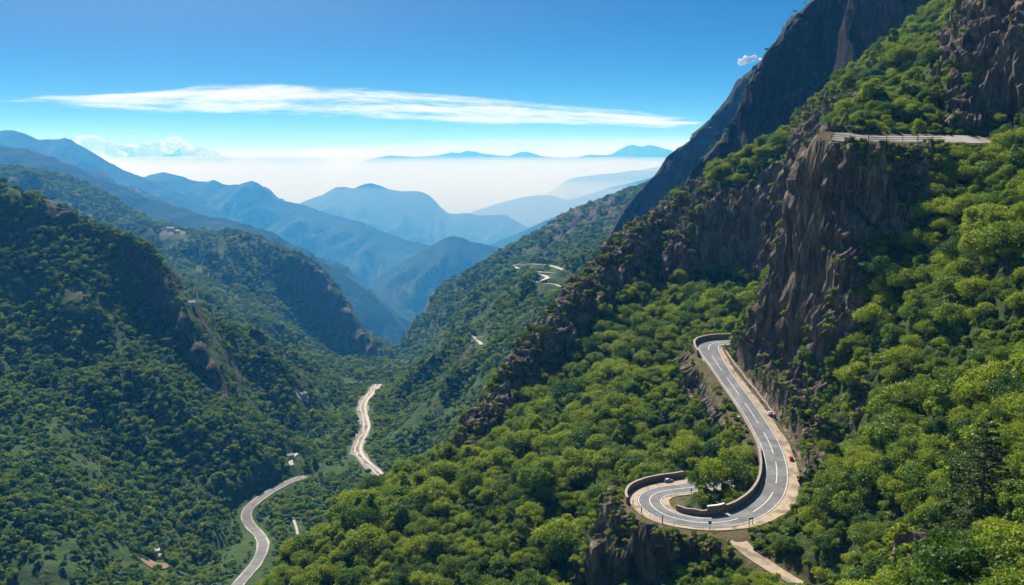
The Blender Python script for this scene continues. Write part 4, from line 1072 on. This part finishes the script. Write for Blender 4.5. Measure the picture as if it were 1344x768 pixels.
def soil_patch(name, px, py, rx, ry, label, mat):
    c = vhit(px, py)
    n = 26; v = [c + (0, 0, 0)]; vs = []
    for r in np.linspace(0, 1, 7):
        for k in range(n):
            a = 2 * math.pi * k / n; w = r * (1 + 0.28 * math.sin(2 * a + 1) + 0.2 * math.sin(3 * a + px))
            x, y = c[0] + rx * w * math.cos(a), c[1] + ry * w * math.sin(a)
            vs.append((x, y, float(valley_h(x, y)) + 0.9))
    v = np.array(vs).reshape(7, n, 3); v = np.concatenate([v, v[:, :1]], 1)
    o = np_obj(name, v.reshape(-1, 3), grid_faces(7, n + 1), mat, False)
    SMALL.append((np.array([c]), max(rx, ry) * 0.95))
    tag(o, label, kind='structure')
    return c
CLEARING = soil_patch('clearing', 201, 742, 7.5, 11, 'bare brown clearing in the forest at lower left', M['soil'])
soil_patch('clearing', 250, 402, 9, 12, 'pale bare patch below the left rock ridge', M['dry'])
soil_patch('clearing', 228, 306, 26, 30, 'brown dry field on the second left spur', M['dry'])
soil_patch('clearing', 396, 523, 7, 10, 'pale bare patch on the flank above the river', M['pale_road'])
soil_patch('clearing', 97, 391, 9, 13, 'brown dry patch on the left flank', M['dry'])

# ------------------------------------------------------------------ the valley forests, clear of roads and clearings
_, _, vk_ = near_road(cx_, cy_, valley_road)
ok = (rk < 0.4) & (d1 > np.where(vk_ > 0.93 * len(valley_road), 3.0, 8.0)) & (d2 > 11 + 6 * fbm(cx_ / 20, cy_ / 20, 1.0, 2))
for l, h in SMALL:
    d, _, _ = near_road(cx_, cy_, l); ok &= d > h + 2.5
    # nothing tall just in front of a pale road or clearing
    for q in l[::2]:
        ok &= ~((np.abs(cx_ * q[1] / cy_ - q[0]) < h + 1.5) & (cy_ < q[1]) & (cy_ > q[1] - np.where(q[1] > 1200, 58, 26)))
pv = fbm(cx_ / 70, cy_ / 70, 3.7, 3)
pv2 = fbm(cx_ / 26, cy_ / 26, 8.1, 3)
ok &= ~((pv + .5 * pv2 < -0.42) & (rng.uniform(0, 1, len(cx_)) < 0.82))
cx_, cy_, cz, far, pv = cx_[ok], cy_[ok], cz[ok], cy_[ok] > 1350, pv[ok]
vs_ = np.clip(rng.normal(0.68, .18, len(cx_)) + 0.24 * pv + (rng.uniform(0, 1, len(cx_)) < .1) * .4, .32, 1.35) * np.where(far, 1.22, 1.0)
bed_d, _, _ = near_road(cx_, cy_, valley_road); vs_ = np.minimum(vs_, 0.35 + (bed_d - 8) * 0.06)
crowns_far = proto_collection('far_crown', FAR_CROWNS)
tm = (RT['g'] < 0.9) & (RT['Z'] > -190) & (RT['T'] > -14) & (rng.uniform(0, 1, RT['g'].shape) < 0.8)
tx, ty, tz = RT['X'][tm] + rng.normal(0, 1.5, tm.sum()), RT['Y'][tm] + rng.normal(0, 1.5, tm.sum()), RT['Z'][tm]
scatter('forest', 'dark scrub on the shelves and skyline of the sheer peak', np.stack([tx, ty, tz - .8], 1), np.clip(rng.normal(.42, .14, len(tx)), .2, .8), rng.integers(0, 5, len(tx)), rng, crowns_far)
side = cx_ < -220 + (cy_ - 950) * 0.06
for nm, sel, lb in (('forest', side, 'dark green forest covering the left flank of the valley'), ('forest', ~side, 'blue green forest covering the spur right of the valley')):
    scatter(nm, lb, np.stack([cx_, cy_, cz - 0.6], 1)[sel], vs_[sel], rng.integers(0, 5, sel.sum()), rng, crowns_far)
# ------------------------------------------------------------------ walls and rails of the mountain road
def stone_mat(name, c1, c2, scale=1.0):
    m, nt, out = new_mat(name)
    co = nd(nt, 'ShaderNodeTexCoord').outputs['Object']
    v = nd(nt, 'ShaderNodeTexVoronoi'); v.inputs['Scale'].default_value = 2.2 * scale; nt.links.new(co, v.inputs['Vector'])
    e = nd(nt, 'ShaderNodeTexVoronoi', feature='DISTANCE_TO_EDGE'); e.inputs['Scale'].default_value = 2.2 * scale; nt.links.new(co, e.inputs['Vector'])
    n = noise_node(nt, 0.5, 5, 0.65, co)
    c = mixc(nt, v.outputs['Color'], c1, c2)
    c = mixc(nt, ramp(nt, e.outputs['Distance'], [(0.0, 1), (0.05, 0)]).outputs[0], c, [q * 0.55 for q in c1])
    c = mixc(nt, 0.7, c, mixc(nt, n.outputs[0], (0.45, 0.45, 0.45), (1.5, 1.5, 1.5)), 'MULTIPLY')
    principled(nt, out, c, 0.95, 0.1, bump(nt, e.outputs['Distance'], 0.6, 0.15))
    return m
M['stone'] = stone_mat('rubble_stone', (0.17, 0.12, 0.085), (0.30, 0.22, 0.16))
M['coping'] = speckled('coping', (0.26, 0.22, 0.18), (0.36, 0.31, 0.26), 2.0)
M['white'] = speckled('white_wash', (0.62, 0.62, 0.60), (0.74, 0.73, 0.70), 1.0, 0.8)
M['rail'] = speckled('rail_metal', (0.34, 0.33, 0.31), (0.48, 0.46, 0.43), 2.0, 0.5, 0.2, 0.01, 0.4)
M['railing'] = speckled('railing_paint', (0.09, 0.09, 0.12), (0.15, 0.15, 0.18), 2.0, 0.5, 0.2, 0.01, 0.4)
M['dark'] = speckled('dark_post', (0.03, 0.03, 0.03), (0.06, 0.055, 0.05), 3.0, 0.7)
M['wood'] = speckled('weathered_wood', (0.16, 0.11, 0.07), (0.25, 0.18, 0.12), 3.0)

def side_line(a, b, off, z=0.0):
    """points beside the road between two of its stations, at an offset (number or (start, end))"""
    k = np.arange(min(a, b), max(a, b) + 1)
    o = np.interp(k, [k[0], k[-1]], off if isinstance(off, tuple) else (off, off))
    return np.column_stack([ROAD[k, :2] + ROAD_R[k] * o[:, None], ROAD[k, 2] + z])

def sweep(name, line, profile, mat, parent=None):
    """a closed profile (sideways, up) carried along a line"""
    n = nrm2(line); m = len(profile); L = len(line)
    v = np.stack([np.column_stack([line[:, :2] + n * p, line[:, 2] + q]) for p, q in profile], 1)
    i = np.arange(L * m).reshape(L, m); j = np.roll(i, -1, 1)
    f = np.stack([i[:-1], j[:-1], j[1:], i[1:]], -1).reshape(-1, 4)
    me = bpy.data.meshes.new(name)
    me.from_pydata(v.reshape(-1, 3).tolist(), [], f.tolist() + [i[0].tolist()[::-1], i[-1].tolist()])
    me.materials.append(mat); me.update()
    bm = bmesh.new(); bm.from_mesh(me); bmesh.ops.recalc_face_normals(bm, faces=bm.faces); bm.to_mesh(me); bm.free()
    o = bpy.data.objects.new(name, me)
    if parent: o.parent = parent
    return link(o)

def local(line):
    c = line[len(line) // 2].copy()
    return c, line - c

def stone_wall(a, b, off, h, th, label, low=0.6, coping='coping', jit=0.12):
    c, l = local(side_line(a, b, off))
    l = l.copy(); l[:, 2] += jit * fbm(np.arange(len(l)) / 3, 0.5, 0.2, 2)
    t = empty('stone_wall', c)
    sweep('wall_body', l, [(-th / 2, -low), (-th / 2 * .92, h), (th / 2 * .92, h), (th / 2, -low)], M['stone'], t)
    sweep('coping', l, [(-th * .62, h + .003), (-th * .62, h + .22), (th * .62, h + .22), (th * .62, h + .003)], M[coping], t)
    return tag(t, label, 'wall')

stone_wall(ri_(918, 638), ri_(853, 661), (10.6, 8.1), 2.1, 0.7, 'curved brown parapet wall round the outside of the lower bend')
stone_wall(ri_(872, 675), ri_(928, 686), -6.0, 1.7, 0.6, 'low rubble wall inside the bend beside the dark tree', jit=.25)
stone_wall(ri_(930, 686), ri_(966, 681), -6.0, 3.2, 0.7, 'tall brown wall block with a whitish top inside the bend', coping='white')
stone_wall(ri_(968, 680), ri_(1016, 588), (-6.0, -5.6), 2.4, 0.7, 'long curved retaining wall inside the road below the trees')
stone_wall(ri_(936, 466), ri_(1012, 449.5), (-7.0, -7.4), 2.6, 0.8, 'brown wall around the outside of the upper hairpin')
stone_wall(ri_(940, 474), ri_(1012, 584), -5.35, 0.95, 0.4, 'thin dark barrier wall on the valley side of the straight road', jit=.1)
stone_wall(ri_(934, 463), ri_(991, 549), (8.2, 7.2), 1.3, 0.6, 'low rock kerb wall below the cliff beside the upper road', jit=.35)

def guard_rail(a, b, off, label):
    c, l = local(side_line(a, b, off))
    t = empty('guardrail', c)
    sweep('rail', l + (0, 0, 0.62), [(-.06, 0), (-.03, .16), (-.06, .32), (.05, .32), (.08, .16), (.05, 0)], M['rail'], t)
    for p in l[::3]:
        MB().box((p[0], p[1], p[2] + 0.18), (.14, .14, 1.3)).build('post', M['rail'], t)
    return tag(t, label, 'guardrail')
guard_rail(ri_(853, 654), ri_(868, 673), 7.3, 'pale metal guardrail at the left end of the lower bend')

def cable_fence(a, b, off, label):
    c, l = local(side_line(a, b, off))
    t = empty('cable_fence', c)
    for z in (0.55, 0.95):
        sweep('cable', l + (0, 0, z), [(-.04, 0), (0, .07), (.04, 0)], M['rail'], t)
    for p in l[::5]:
        MB().tube((p[0], p[1], p[2] - .5), (p[0], p[1], p[2] + 1.05), .06, .05, 6).build('post', M['wood'], t)
    return tag(t, label, 'fence')
cable_fence(ri_(870, 675), ri_(968, 680), 5.85, 'thin cable fence along the lower edge of the bend')

def spot(px, py, off, dz=-0.06):
    """beside the road at its station nearest to a pixel: place, road direction"""
    k = ri_(px, py); t = ROAD[min(k + 1, len(ROAD) - 1), :2] - ROAD[k - 1, :2]
    q = ROAD[k, :2] + ROAD_R[k] * off
    return (q[0], q[1], ROAD[k, 2] + dz), math.atan2(t[1], t[0])

for px, py, h, lb in ((846, 670, 1.9, 'first dark marker post from the left below the bend'), (861, 672, 2.5, 'tall marker post just right of the leftmost post'), (884, 681, 2.7, 'dark brown marker post below the middle of the bend')):
    p, a = spot(px, py, 6.5)
    t = empty('marker_post', p, a)
    MB().box((0, 0, h / 2 - .2), (.26, .26, h + .4), bevel=.03).build('post', M['dark'], t)
    MB().box((0, 0, h + .07), (.32, .32, .12), bevel=.02).build('cap', M['wood'], t)
    tag(t, lb, 'post', 'marker posts along the lower bend')

def road_sign(px, py, off, label):
    p, a = spot(px, py, off)
    t = empty('road_sign', p, a)
    MB().tube((0, 0, -.4), (0, 0, 3.0), .09, .08, 8).build('pole', M['dark'], t)
    MB().box((0, -.12, 2.5), (1.0, .06, .95), bevel=.05).build('sign_panel', speckled('sign_green', (.02, .09, .07), (.03, .12, .09), 2.0, .5), t)
    return tag(t, label, 'sign')
road_sign(930, 686, 5.6, 'small dark green sign on a pole at the bottom of the bend')
p, a = spot(971, 680, 6.2)
t = empty('signboard', p, a)
for x in (-.75, .75): MB().tube((x, 0, -.4), (x, 0, 2.6), .11, .1, 8).build('pole', M['dark'], t)
MB().box((0, 0, 2.35), (1.9, .1, .5), bevel=.03).build('sign_panel', M['dark'], t)
tag(t, 'dark two legged frame beside the start of the footpath', 'sign')

# small things beside the road and the path
p, a = spot(990, 549, -7.0)
b = MB(); b.box((0, 0, .35), (1.3, .9, 1.1), bevel=.08)
o = b.build('marker_stone', M['white']); o.location = p; tag(o, 'white stone block outside the barrier wall of the straight road', 'stone')
k = 9
c = PATH[k] + np.append(-PATH_R[k] * 2.6, 0)
tt_ = PATH[k + 1] - PATH[k - 1]
t = empty('log', (c[0], c[1], c[2] + .25), math.atan2(tt_[1], tt_[0]))
b = MB()
b.loft([[(x, .32 * s * math.cos(q) + .05 * math.sin(x), .32 * s * math.sin(q)) for q in (2 * math.pi * j / 9 for j in range(9))] for x, s in ((-2.4, .8), (-1.2, 1.0), (0, .95), (1.3, 1.0), (2.4, .75))])
b.build('stem', M['dark'], t, True)
MB().tube((.4, .1, .1), (.9, .7, .55), .12, .08, 7).build('branch_stub', M['dark'], t)
tag(t, 'dark log lying along the left edge of the footpath', 'log')

# ------------------------------------------------------------------ vehicles and the walker
M['glass'] = None
m, nt, out = new_mat('window_glass'); principled(nt, out, (.02, .025, .03), .08, .6); M['glass'] = m
m, nt, out = new_mat('rubber'); principled(nt, out, (.02, .02, .02), .8, .2); M['rubber'] = m
m, nt, out = new_mat('lamp_glass'); principled(nt, out, (.75, .75, .72), .15, .5); M['lamp'] = m
m, nt, out = new_mat('tail_red'); principled(nt, out, (.35, .02, .02), .2, .5); M['tail'] = m
m, nt, out = new_mat('rim_metal'); principled(nt, out, (.5, .5, .52), .35, .5, metallic=.8); M['rim'] = m
def paint(name, c):
    m, nt, out = new_mat(name); b = principled(nt, out, c, .35, .5); b.inputs['Coat Weight'].default_value = .5; return m

def car(px, py, off, flip, col, label, roof=None, s=0.86):
    p, a = spot(px, py, off)
    t = empty('parked_car', p, a + (math.pi if flip else 0)); t.scale = (s, s, s)
    W = .88
    # lower body, lofted along its length with rounded ends
    st = [(-2.10, .50, .78, .80), (-2.02, .34, .92, .93), (-1.4, .26, .98, 1.0), (-.4, .24, .98, 1.0), (.6, .24, .96, 1.0), (1.4, .26, .90, .98), (1.95, .34, .78, .92), (2.08, .46, .66, .80)]
    b = MB()
    b.loft([[(x, -W * w, zl + .08), (x, -W * w, (zl + zu) / 2), (x, -W * w * .94, zu), (x, W * w * .94, zu), (x, W * w, (zl + zu) / 2), (x, W * w, zl + .08), (x, W * w * .8, zl), (x, -W * w * .8, zl)] for x, zl, zu, w in st])
    body = b.build('body', col, t, False)
    g = MB()
    g.loft([[(-1.95, -.74, .93), (-1.95, .74, .93), (1.05, .74, .93), (1.05, -.74, .93)], [(-1.45, -.60, 1.42), (-1.45, .60, 1.42), (.15, .60, 1.42), (.15, -.60, 1.42)]])
    g.build('window', M['glass'], t)
    r = MB()
    r.loft([[(-1.50, -.62, 1.423), (-1.50, .62, 1.423), (.20, .62, 1.423), (.20, -.62, 1.423)], [(-1.38, -.56, 1.49), (-1.38, .56, 1.49), (.08, .56, 1.49), (.08, -.56, 1.49)]])
    for y in (-.685, .685):
        for x0, x1 in ((-1.72, -1.5), (-.72, -.70), (.62, .18)):
            r.tube((x0, y * 1.035, .95), (x1, y * .90, 1.43), .045, .04, 5)
    r.build('roof', roof or col, t)
    for x in (-1.3, 1.3):
        for y in (-.80, .80):
            w = MB(); w.tube((x, y - .1, .32), (x, y + .1, .32), .32, .32, 18)
            wo = w.build('wheel', M['rubber'], t, False)
            q = MB(); e = .105 if y > 0 else -.105
            q.tube((x, y + e * .9, .32), (x, y + e * 1.08, .32), .19, .17, 12); q.build('rim', M['rim'], wo)
    for y in (-.6, .6):
        MB().box((2.0, y, .64), (.12, .32, .14), bevel=.03).build('headlight', M['lamp'], t)
        MB().box((-2.06, y, .74), (.10, .30, .14), bevel=.03).build('tail_light', M['tail'], t)
    return tag(t, label, 'car')
car(893, 641, 7.6, True, paint('blue_paint', (.16, .24, .46)), 'pale blue car parked on the sandy edge of the lower bend', paint('silver_blue', (.5, .56, .68)))
car(1019, 602, 6.0, False, paint('red_paint', (.45, .02, .025)), 'red car standing on the sandy verge below the cliff')
car(988, 545, 7.0, False, paint('white_paint', (.72, .72, .74)), 'white car parked at the foot of the cliff uphill of the red car')

m, nt, out = new_mat('dark_clothes'); principled(nt, out, (.025, .025, .03), .9, .1); M['clothes'] = m
m, nt, out = new_mat('skin'); principled(nt, out, (.45, .28, .20), .6, .3); M['skin'] = m
m, nt, out = new_mat('dark_hair'); principled(nt, out, (.02, .015, .012), .6, .3); M['hair'] = m
p, a = spot(897, 640, -5.4, 0.0)
person = empty('person', (p[0], p[1], p[2] - .05), 2.4)
person.scale = (1.12, 1.12, 1.12)
V = [(0, 0, .95), (0, .01, 1.18), (0, .0, 1.42), (0, .0, 1.52), (0, .02, 1.66), (0, .01, 1.74),
     (.10, 0, .90), (.11, .02, .50), (.11, -.02, .10), (.11, .12, .04), (-.10, 0, .90), (-.12, -.02, .50), (-.12, -.08, .10), (-.12, .06, .04),
     (.19, 0, 1.41), (.25, -.03, 1.14), (.25, .05, .90), (.25, .08, .80), (-.19, 0, 1.41), (-.25, .0, 1.14), (-.25, .10, .91), (-.25, .14, .81)]
E = [(0, 1), (1, 2), (2, 3), (3, 4), (4, 5), (0, 6), (6, 7), (7, 8), (8, 9), (0, 10), (10, 11), (11, 12), (12, 13), (2, 14), (14, 15), (15, 16), (16, 17), (2, 18), (18, 19), (19, 20), (20, 21)]
Rr = [.15, .14, .16, .055, .10, .075, .10, .07, .05, .04, .10, .07, .05, .04, .065, .05, .04, .035, .065, .05, .04, .035]
me = bpy.data.meshes.new('body'); me.from_pydata(V, E, []); me.materials.append(M['clothes'])
bo = bpy.data.objects.new('body', me); bo.parent = person; link(bo)
bo.modifiers.new('skin', 'SKIN'); sm = bo.modifiers.new('sub', 'SUBSURF'); sm.levels = 1; sm.render_levels = 2
for sv, r in zip(me.skin_vertices[0].data, Rr): sv.radius = (r, r * .85)
me.skin_vertices[0].data[0].use_root = True
hb = MB(); r_ = bmesh.ops.create_icosphere(hb.bm, subdivisions=2, radius=.112)
bmesh.ops.translate(hb.bm, vec=(0, -.01, 1.715), verts=r_['verts']); hb.build('hair', M['hair'], person, True)
fb = MB(); r_ = bmesh.ops.create_icosphere(fb.bm, subdivisions=2, radius=.085)
bmesh.ops.translate(fb.bm, vec=(0, .045, 1.66), verts=r_['verts']); fb.build('face', M['skin'], person, True)
tag(person, 'person in dark clothes standing at the inside of the bend', 'person')

# ------------------------------------------------------------------ the railing and the lone tree on the ledge
fl = spline([P(1091, 184, 380.5), P(1120, 185, 377.5), P(1160, 186, 375.5), P(1205, 186, 378.5), P(1236, 186, 382)], 1.2)
fl[:, 2] = near_h(fl[:, 0], fl[:, 1])
c, l = local(fl)
t = empty('railing', c)
for z in (0.7, 1.5, 2.3):
    sweep('rail', l + (0, 0, z), [(-.07, 0), (-.07, .24), (.07, .24), (.07, 0)], M['railing'], t)
for p in l[::6]:
    MB().box((p[0], p[1], p[2] + 1.0), (.24, .24, 3.2), bevel=.03).build('post', M['railing'], t)
tag(t, 'grey railing with three rails along the cliff ledge', 'railing')
q = P(1204, 187, 378)
place_tree(q[0], q[1], float(near_h(q[0], q[1])) - .3, 0.80, 2, 1.0, 'lone yellow green tree beside the railing on the ledge', None, 1.15)

def hill_tree(px, py, Y, s, k, label, group=None, zs=None):
    q = P(px, py, Y)
    return place_tree(q[0], q[1], float(near_h(q[0], q[1])) - .4, s, k, px * .1, label, group, zs)
for px, py, Y, s, k, zs in ((917, 660, 304, 1.0, 0, 1.5), (936, 662, 303, 1.35, 3, 1.75), (960, 657, 307, 1.3, 5, 1.6), (980, 645, 314, 1.1, 1, 1.3), (953, 636, 322, 1.4, 2, 1.6), (972, 622, 332, 1.3, 3, 1.4), (935, 616, 338, 1.4, 4, 1.5), (905, 606, 348, 1.3, 5, 1.4), (955, 600, 345, 1.3, 0, 1.3)):
    hill_tree(px, py, Y, s, k, 'tall dark tree in the thick clump enclosed by the bend', 'tall trees enclosed by the bend', zs)

# ------------------------------------------------------------------ conifers
def pine(px, py, Y, h, label, seed, whorls=15, per=6, reach=.36):
    q = P(px, py, Y) if Y else hit(px, py, near_h, 90, 700, .5)
    rg = np.random.default_rng(seed)
    t = empty('pine_tree', (q[0], q[1], float(near_h(q[0], q[1])) - .5), seed)
    b = MB(); b.tube((0, 0, -1), (0, 0, h * .5), h * .017, h * .011, 8); b.tube((0, 0, h * .5), (.1, 0, h), h * .011, .03, 7)
    pos, nr = [], []
    for k in range(whorls):
        f = k / (whorls - 1); z = h * (.14 + .84 * f); L = h * reach * (1 - f) ** .75 * rg.uniform(.85, 1.1) + .5
        for j in range(per):
            a = 2 * math.pi * (j + rg.uniform(-.3, .3)) / per + k * .8
            l = L * rg.uniform(.7, 1.1); dr = rg.uniform(.02, .14) - .18 * f
            d = np.array([math.cos(a), math.sin(a), 0])
            e = d * l + (0, 0, z - dr * l)
            b.tube((0, 0, z), e, h * .004 * (1.2 - f), .02, 4)
            n = int(44 + 110 * l / (h * reach))
            u = rg.uniform(.22, 1.03, n); side = rg.normal(0, 1, n) * .16 * l * (1.15 - u)
            pp = d * (u * l)[:, None] + np.stack([-d[1] * side, d[0] * side, z - dr * l * u * u + rg.normal(0, .10, n) - .05 * np.abs(side)], 1)
            pos.append(pp); nr.append(rg.normal(size=(n, 3)) * .5 + (0, 0, 1.0))
    b.build('trunk', M['bark'], t)
    v, f = leaves(np.concatenate(pos), np.concatenate(nr), .62 * h / 24, rg, .42)
    np_obj('crown', v, f, M['needle'], False, parent=t)
    return tag(t, label, 'tree')
pine(1284, 712, None, 27, 'tall broad conifer with layered branches at the lower right', 3)
pine(1158, 772, None, 9, 'small pointed conifer at the bottom edge left of tall one', 8, 11, 6, .42)

# ------------------------------------------------------------------ houses far down on the valley sides
M['house_wall'] = speckled('house_wall', (.55, .53, .50), (.68, .66, .62), .8)
M['roof_tile'] = speckled('roof_tile', (.30, .26, .24), (.42, .37, .34), 1.0)
M['window_dark'] = M['glass']
def house(px, py, w, l, h, rz, label, group=None, roof=None):
    c = vhit(px, py)
    t = empty('house', (c[0], c[1], c[2]), rz)
    MB().box((0, 0, h / 2 - 1.5), (l, w, h + 3)).build('wall', M['house_wall'], t)
    r = MB(); e = .5
    r.loft([[(x, -w / 2 - e, h + .003), (x, 0, h + w * .33), (x, w / 2 + e, h + .003), (x, w / 2 + e, h - .25), (x, 0, h + w * .33 - .25), (x, -w / 2 - e, h - .25)] for x in (-l / 2 - e, l / 2 + e)])
    r.build('roof', roof or M['roof_tile'], t)
    for x in (-l * .3, 0, l * .3):
        MB().box((x, -w / 2 - .02, h * .58), (l * .14, .1, h * .3)).build('window', M['window_dark'], t)
    MB().box((l / 2 + .02, 0, h * .35), (.1, 1.1, h * .7)).build('door', M['wood'], t)
    return tag(t, label, 'house', group)
house(204, 729, 4.5, 6.0, 3.2, .5, 'small white hut at the top of the brown clearing', None, M['white'])
house(208, 733, 3.0, 3.6, 2.4, 1.3, 'tiny white shed just below the white hut')
house(249, 401, 6, 12, 4, .3, 'white house on the pale patch below the left rock ridge')
house(397, 521, 6, 9, 4, .9, 'white house on the flank above the riverbed')
house(401, 525, 5, 7, 3.5, .1, 'smaller house just right below the house above the riverbed')
house(224, 303, 9, 16, 5, .2, 'large pale farmhouse on the brown field of the second spur')
house(232, 306, 8, 12, 4.5, 1.2, 'smaller farmhouse right of the large one on the brown field')
house(381, 602, 5, 7, 3.6, .6, 'small pale house in the gully above the valley road')

# ------------------------------------------------------------------ clouds, beyond and above the haze
def cloud_mat(name, dens):
    m, nt, out = new_mat(name)
    geo = nd(nt, 'ShaderNodeNewGeometry').outputs['Position']
    at = nd(nt, 'ShaderNodeAttribute', attribute_name='cover').outputs['Fac']
    n = noise_node(nt, dens, 7, .68, geo, 1.2)
    f = mathn(nt, 'MULTIPLY', at, mathn(nt, 'MULTIPLY_ADD', n.outputs[0], 1.3, .35), None, True)
    d = nd(nt, 'ShaderNodeBsdfDiffuse'); d.inputs['Color'].default_value = (.92, .92, .92, 1)
    t = nd(nt, 'ShaderNodeBsdfTranslucent'); t.inputs['Color'].default_value = (.92, .92, .92, 1)
    s = nd(nt, 'ShaderNodeMixShader'); s.inputs[0].default_value = .72
    nt.links.new(d.outputs[0], s.inputs[1]); nt.links.new(t.outputs[0], s.inputs[2])
    tr = nd(nt, 'ShaderNodeBsdfTransparent'); q = nd(nt, 'ShaderNodeMixShader')
    nt.links.new(f, q.inputs[0]); nt.links.new(tr.outputs[0], q.inputs[1]); nt.links.new(s.outputs[0], q.inputs[2])
    nt.links.new(q.outputs[0], out.inputs['Surface'])
    return m
M['cirrus'] = cloud_mat('thin_cloud', .0011)
M['cumulus'] = cloud_mat('cloud_puff', .004)

def streak(name, label, top, bot, alt, seed, dens=1.0):
    """a thin layer of cloud at one height, its outline given by near and far edges"""
    nu, nv = 420, 90
    x = np.linspace(top[0][0], top[-1][0], nu)
    yt = np.interp(x, [q[0] for q in top], [q[1] for q in top]); yb = np.interp(x, [q[0] for q in bot], [q[1] for q in bot])
    verts, cov = [], []
    for layer in (0, 1):
        for v in np.linspace(0, 1, nv):
            py = yt + (yb - yt) * v
            Y = (alt + 70 * layer) / np.array([slope_at(q) for q in py])
            w = np.stack([P(a, b, c) for a, b, c in zip(x, py, Y)])
            w[:, 2] += 25 * fbm(w[:, 0] / 2500, w[:, 1] / 2500, seed, 3)
            st_ = fbm(x / 150 + v * 1.2, v * 5.0 + layer * .3 - x / 900, seed, 5, .55) * .75 + fbm(x / 24, v * 16, seed + layer, 4, .6) * .28
            edge = np.clip(np.sin(math.pi * v ** .8), 0, 1) * np.clip(np.minimum((x - x[0]) / 170, (x[-1] - x) / 60), 0, 1) ** .6
            cov.append(np.clip(edge * 1.0 - .34 + st_ * 1.05, 0, 1) * np.clip(edge * 2.2, 0, 1) * dens * .42); verts.append(w)
    V_ = np.stack(verts, 0).reshape(2, nv, nu, 3); fs = grid_faces(nv, nu)
    o = np_obj(name, V_.reshape(-1, 3), np.concatenate([fs, fs + nv * nu]), M['cirrus'], attrs={'cover': np.stack(cov).ravel()})
    return tag(o, label, 'cloud')
streak('cloud', 'long white cloud streak across the blue sky above the mountains', [(-10, 127), (60, 122), (160, 116), (260, 110), (360, 109), (480, 113), (590, 122), (700, 132), (780, 140), (860, 147), (930, 150)],
       [(-10, 137), (100, 145), (200, 150), (300, 157), (420, 158), (540, 161), (660, 167), (780, 170), (860, 172), (930, 171)], 950, 2.7)

def puffs(name, label, blobs, Y, seed, thick=1.0):
    rg = np.random.default_rng(seed)
    bm = bmesh.new(); bmesh.ops.create_icosphere(bm, subdivisions=4, radius=1.0)
    sv = np.array([v.co[:] for v in bm.verts]); sf = np.array([[v.index for v in f.verts] for f in bm.faces]); bm.free()
    vs, fs, cv = [], [], []; o_ = 0
    for px, py, r, sq in [(a, b, c * (1.15 if thick == 1.0 else 1.0), d) for a, b, c, d in blobs]:
        for j in range(7):
            x, y, rr = (px, py, r) if j == 0 else (px + rg.normal(0, r * .75), py - abs(rg.normal(0, r * .42)) + r * .15, r * rg.uniform(.28, .6))
            c = P(x, y, Y + rg.normal(0, 200) * thick); R_ = rr * Y / F
            k = 1 + .30 * fbm(sv[:, 0] * 1.8 + x, sv[:, 1] * 1.8 + y, sv[:, 2] * 1.8, 4, .6)
            vs.append(c + sv * (R_ * k)[:, None] * (1, 1, sq)); fs.append(sf + o_); o_ += len(sv)
    vs = np.concatenate(vs); qx, qy = project(*vs.T)
    base = np.interp(qx, [100, 200, 310], [196, 224, 232]) if Y < 19000 and thick == 1.0 else np.full(len(qx), 1e4)
    cov = np.clip((base - qy) / 16, 0, 1) * 1.0
    return tag(np_obj(name, vs, np.concatenate(fs), M['cumulus'], attrs={'cover': cov}), label, 'cloud')
puffs('cloud', 'billowing white cloud bank behind the left mountain ridge', [(110, 188, 10, .8), (124, 190, 12, .8), (146, 199, 14, .75), (170, 203, 15, .7), (194, 202, 14, .75), (213, 199, 14, .8), (231, 199, 15, .85), (250, 206, 14, .7), (270, 210, 13, .65), (290, 212, 10, .6), (150, 214, 15, .6), (185, 217, 15, .6), (220, 217, 16, .6), (255, 220, 13, .5)], 18200, 4)
puffs('cloud', 'small white cloud puff beside the dark peak', [(974, 82, 5.5, .7), (982, 79, 6, .7), (988, 77, 5.5, .6)], 18300, 9, .2)
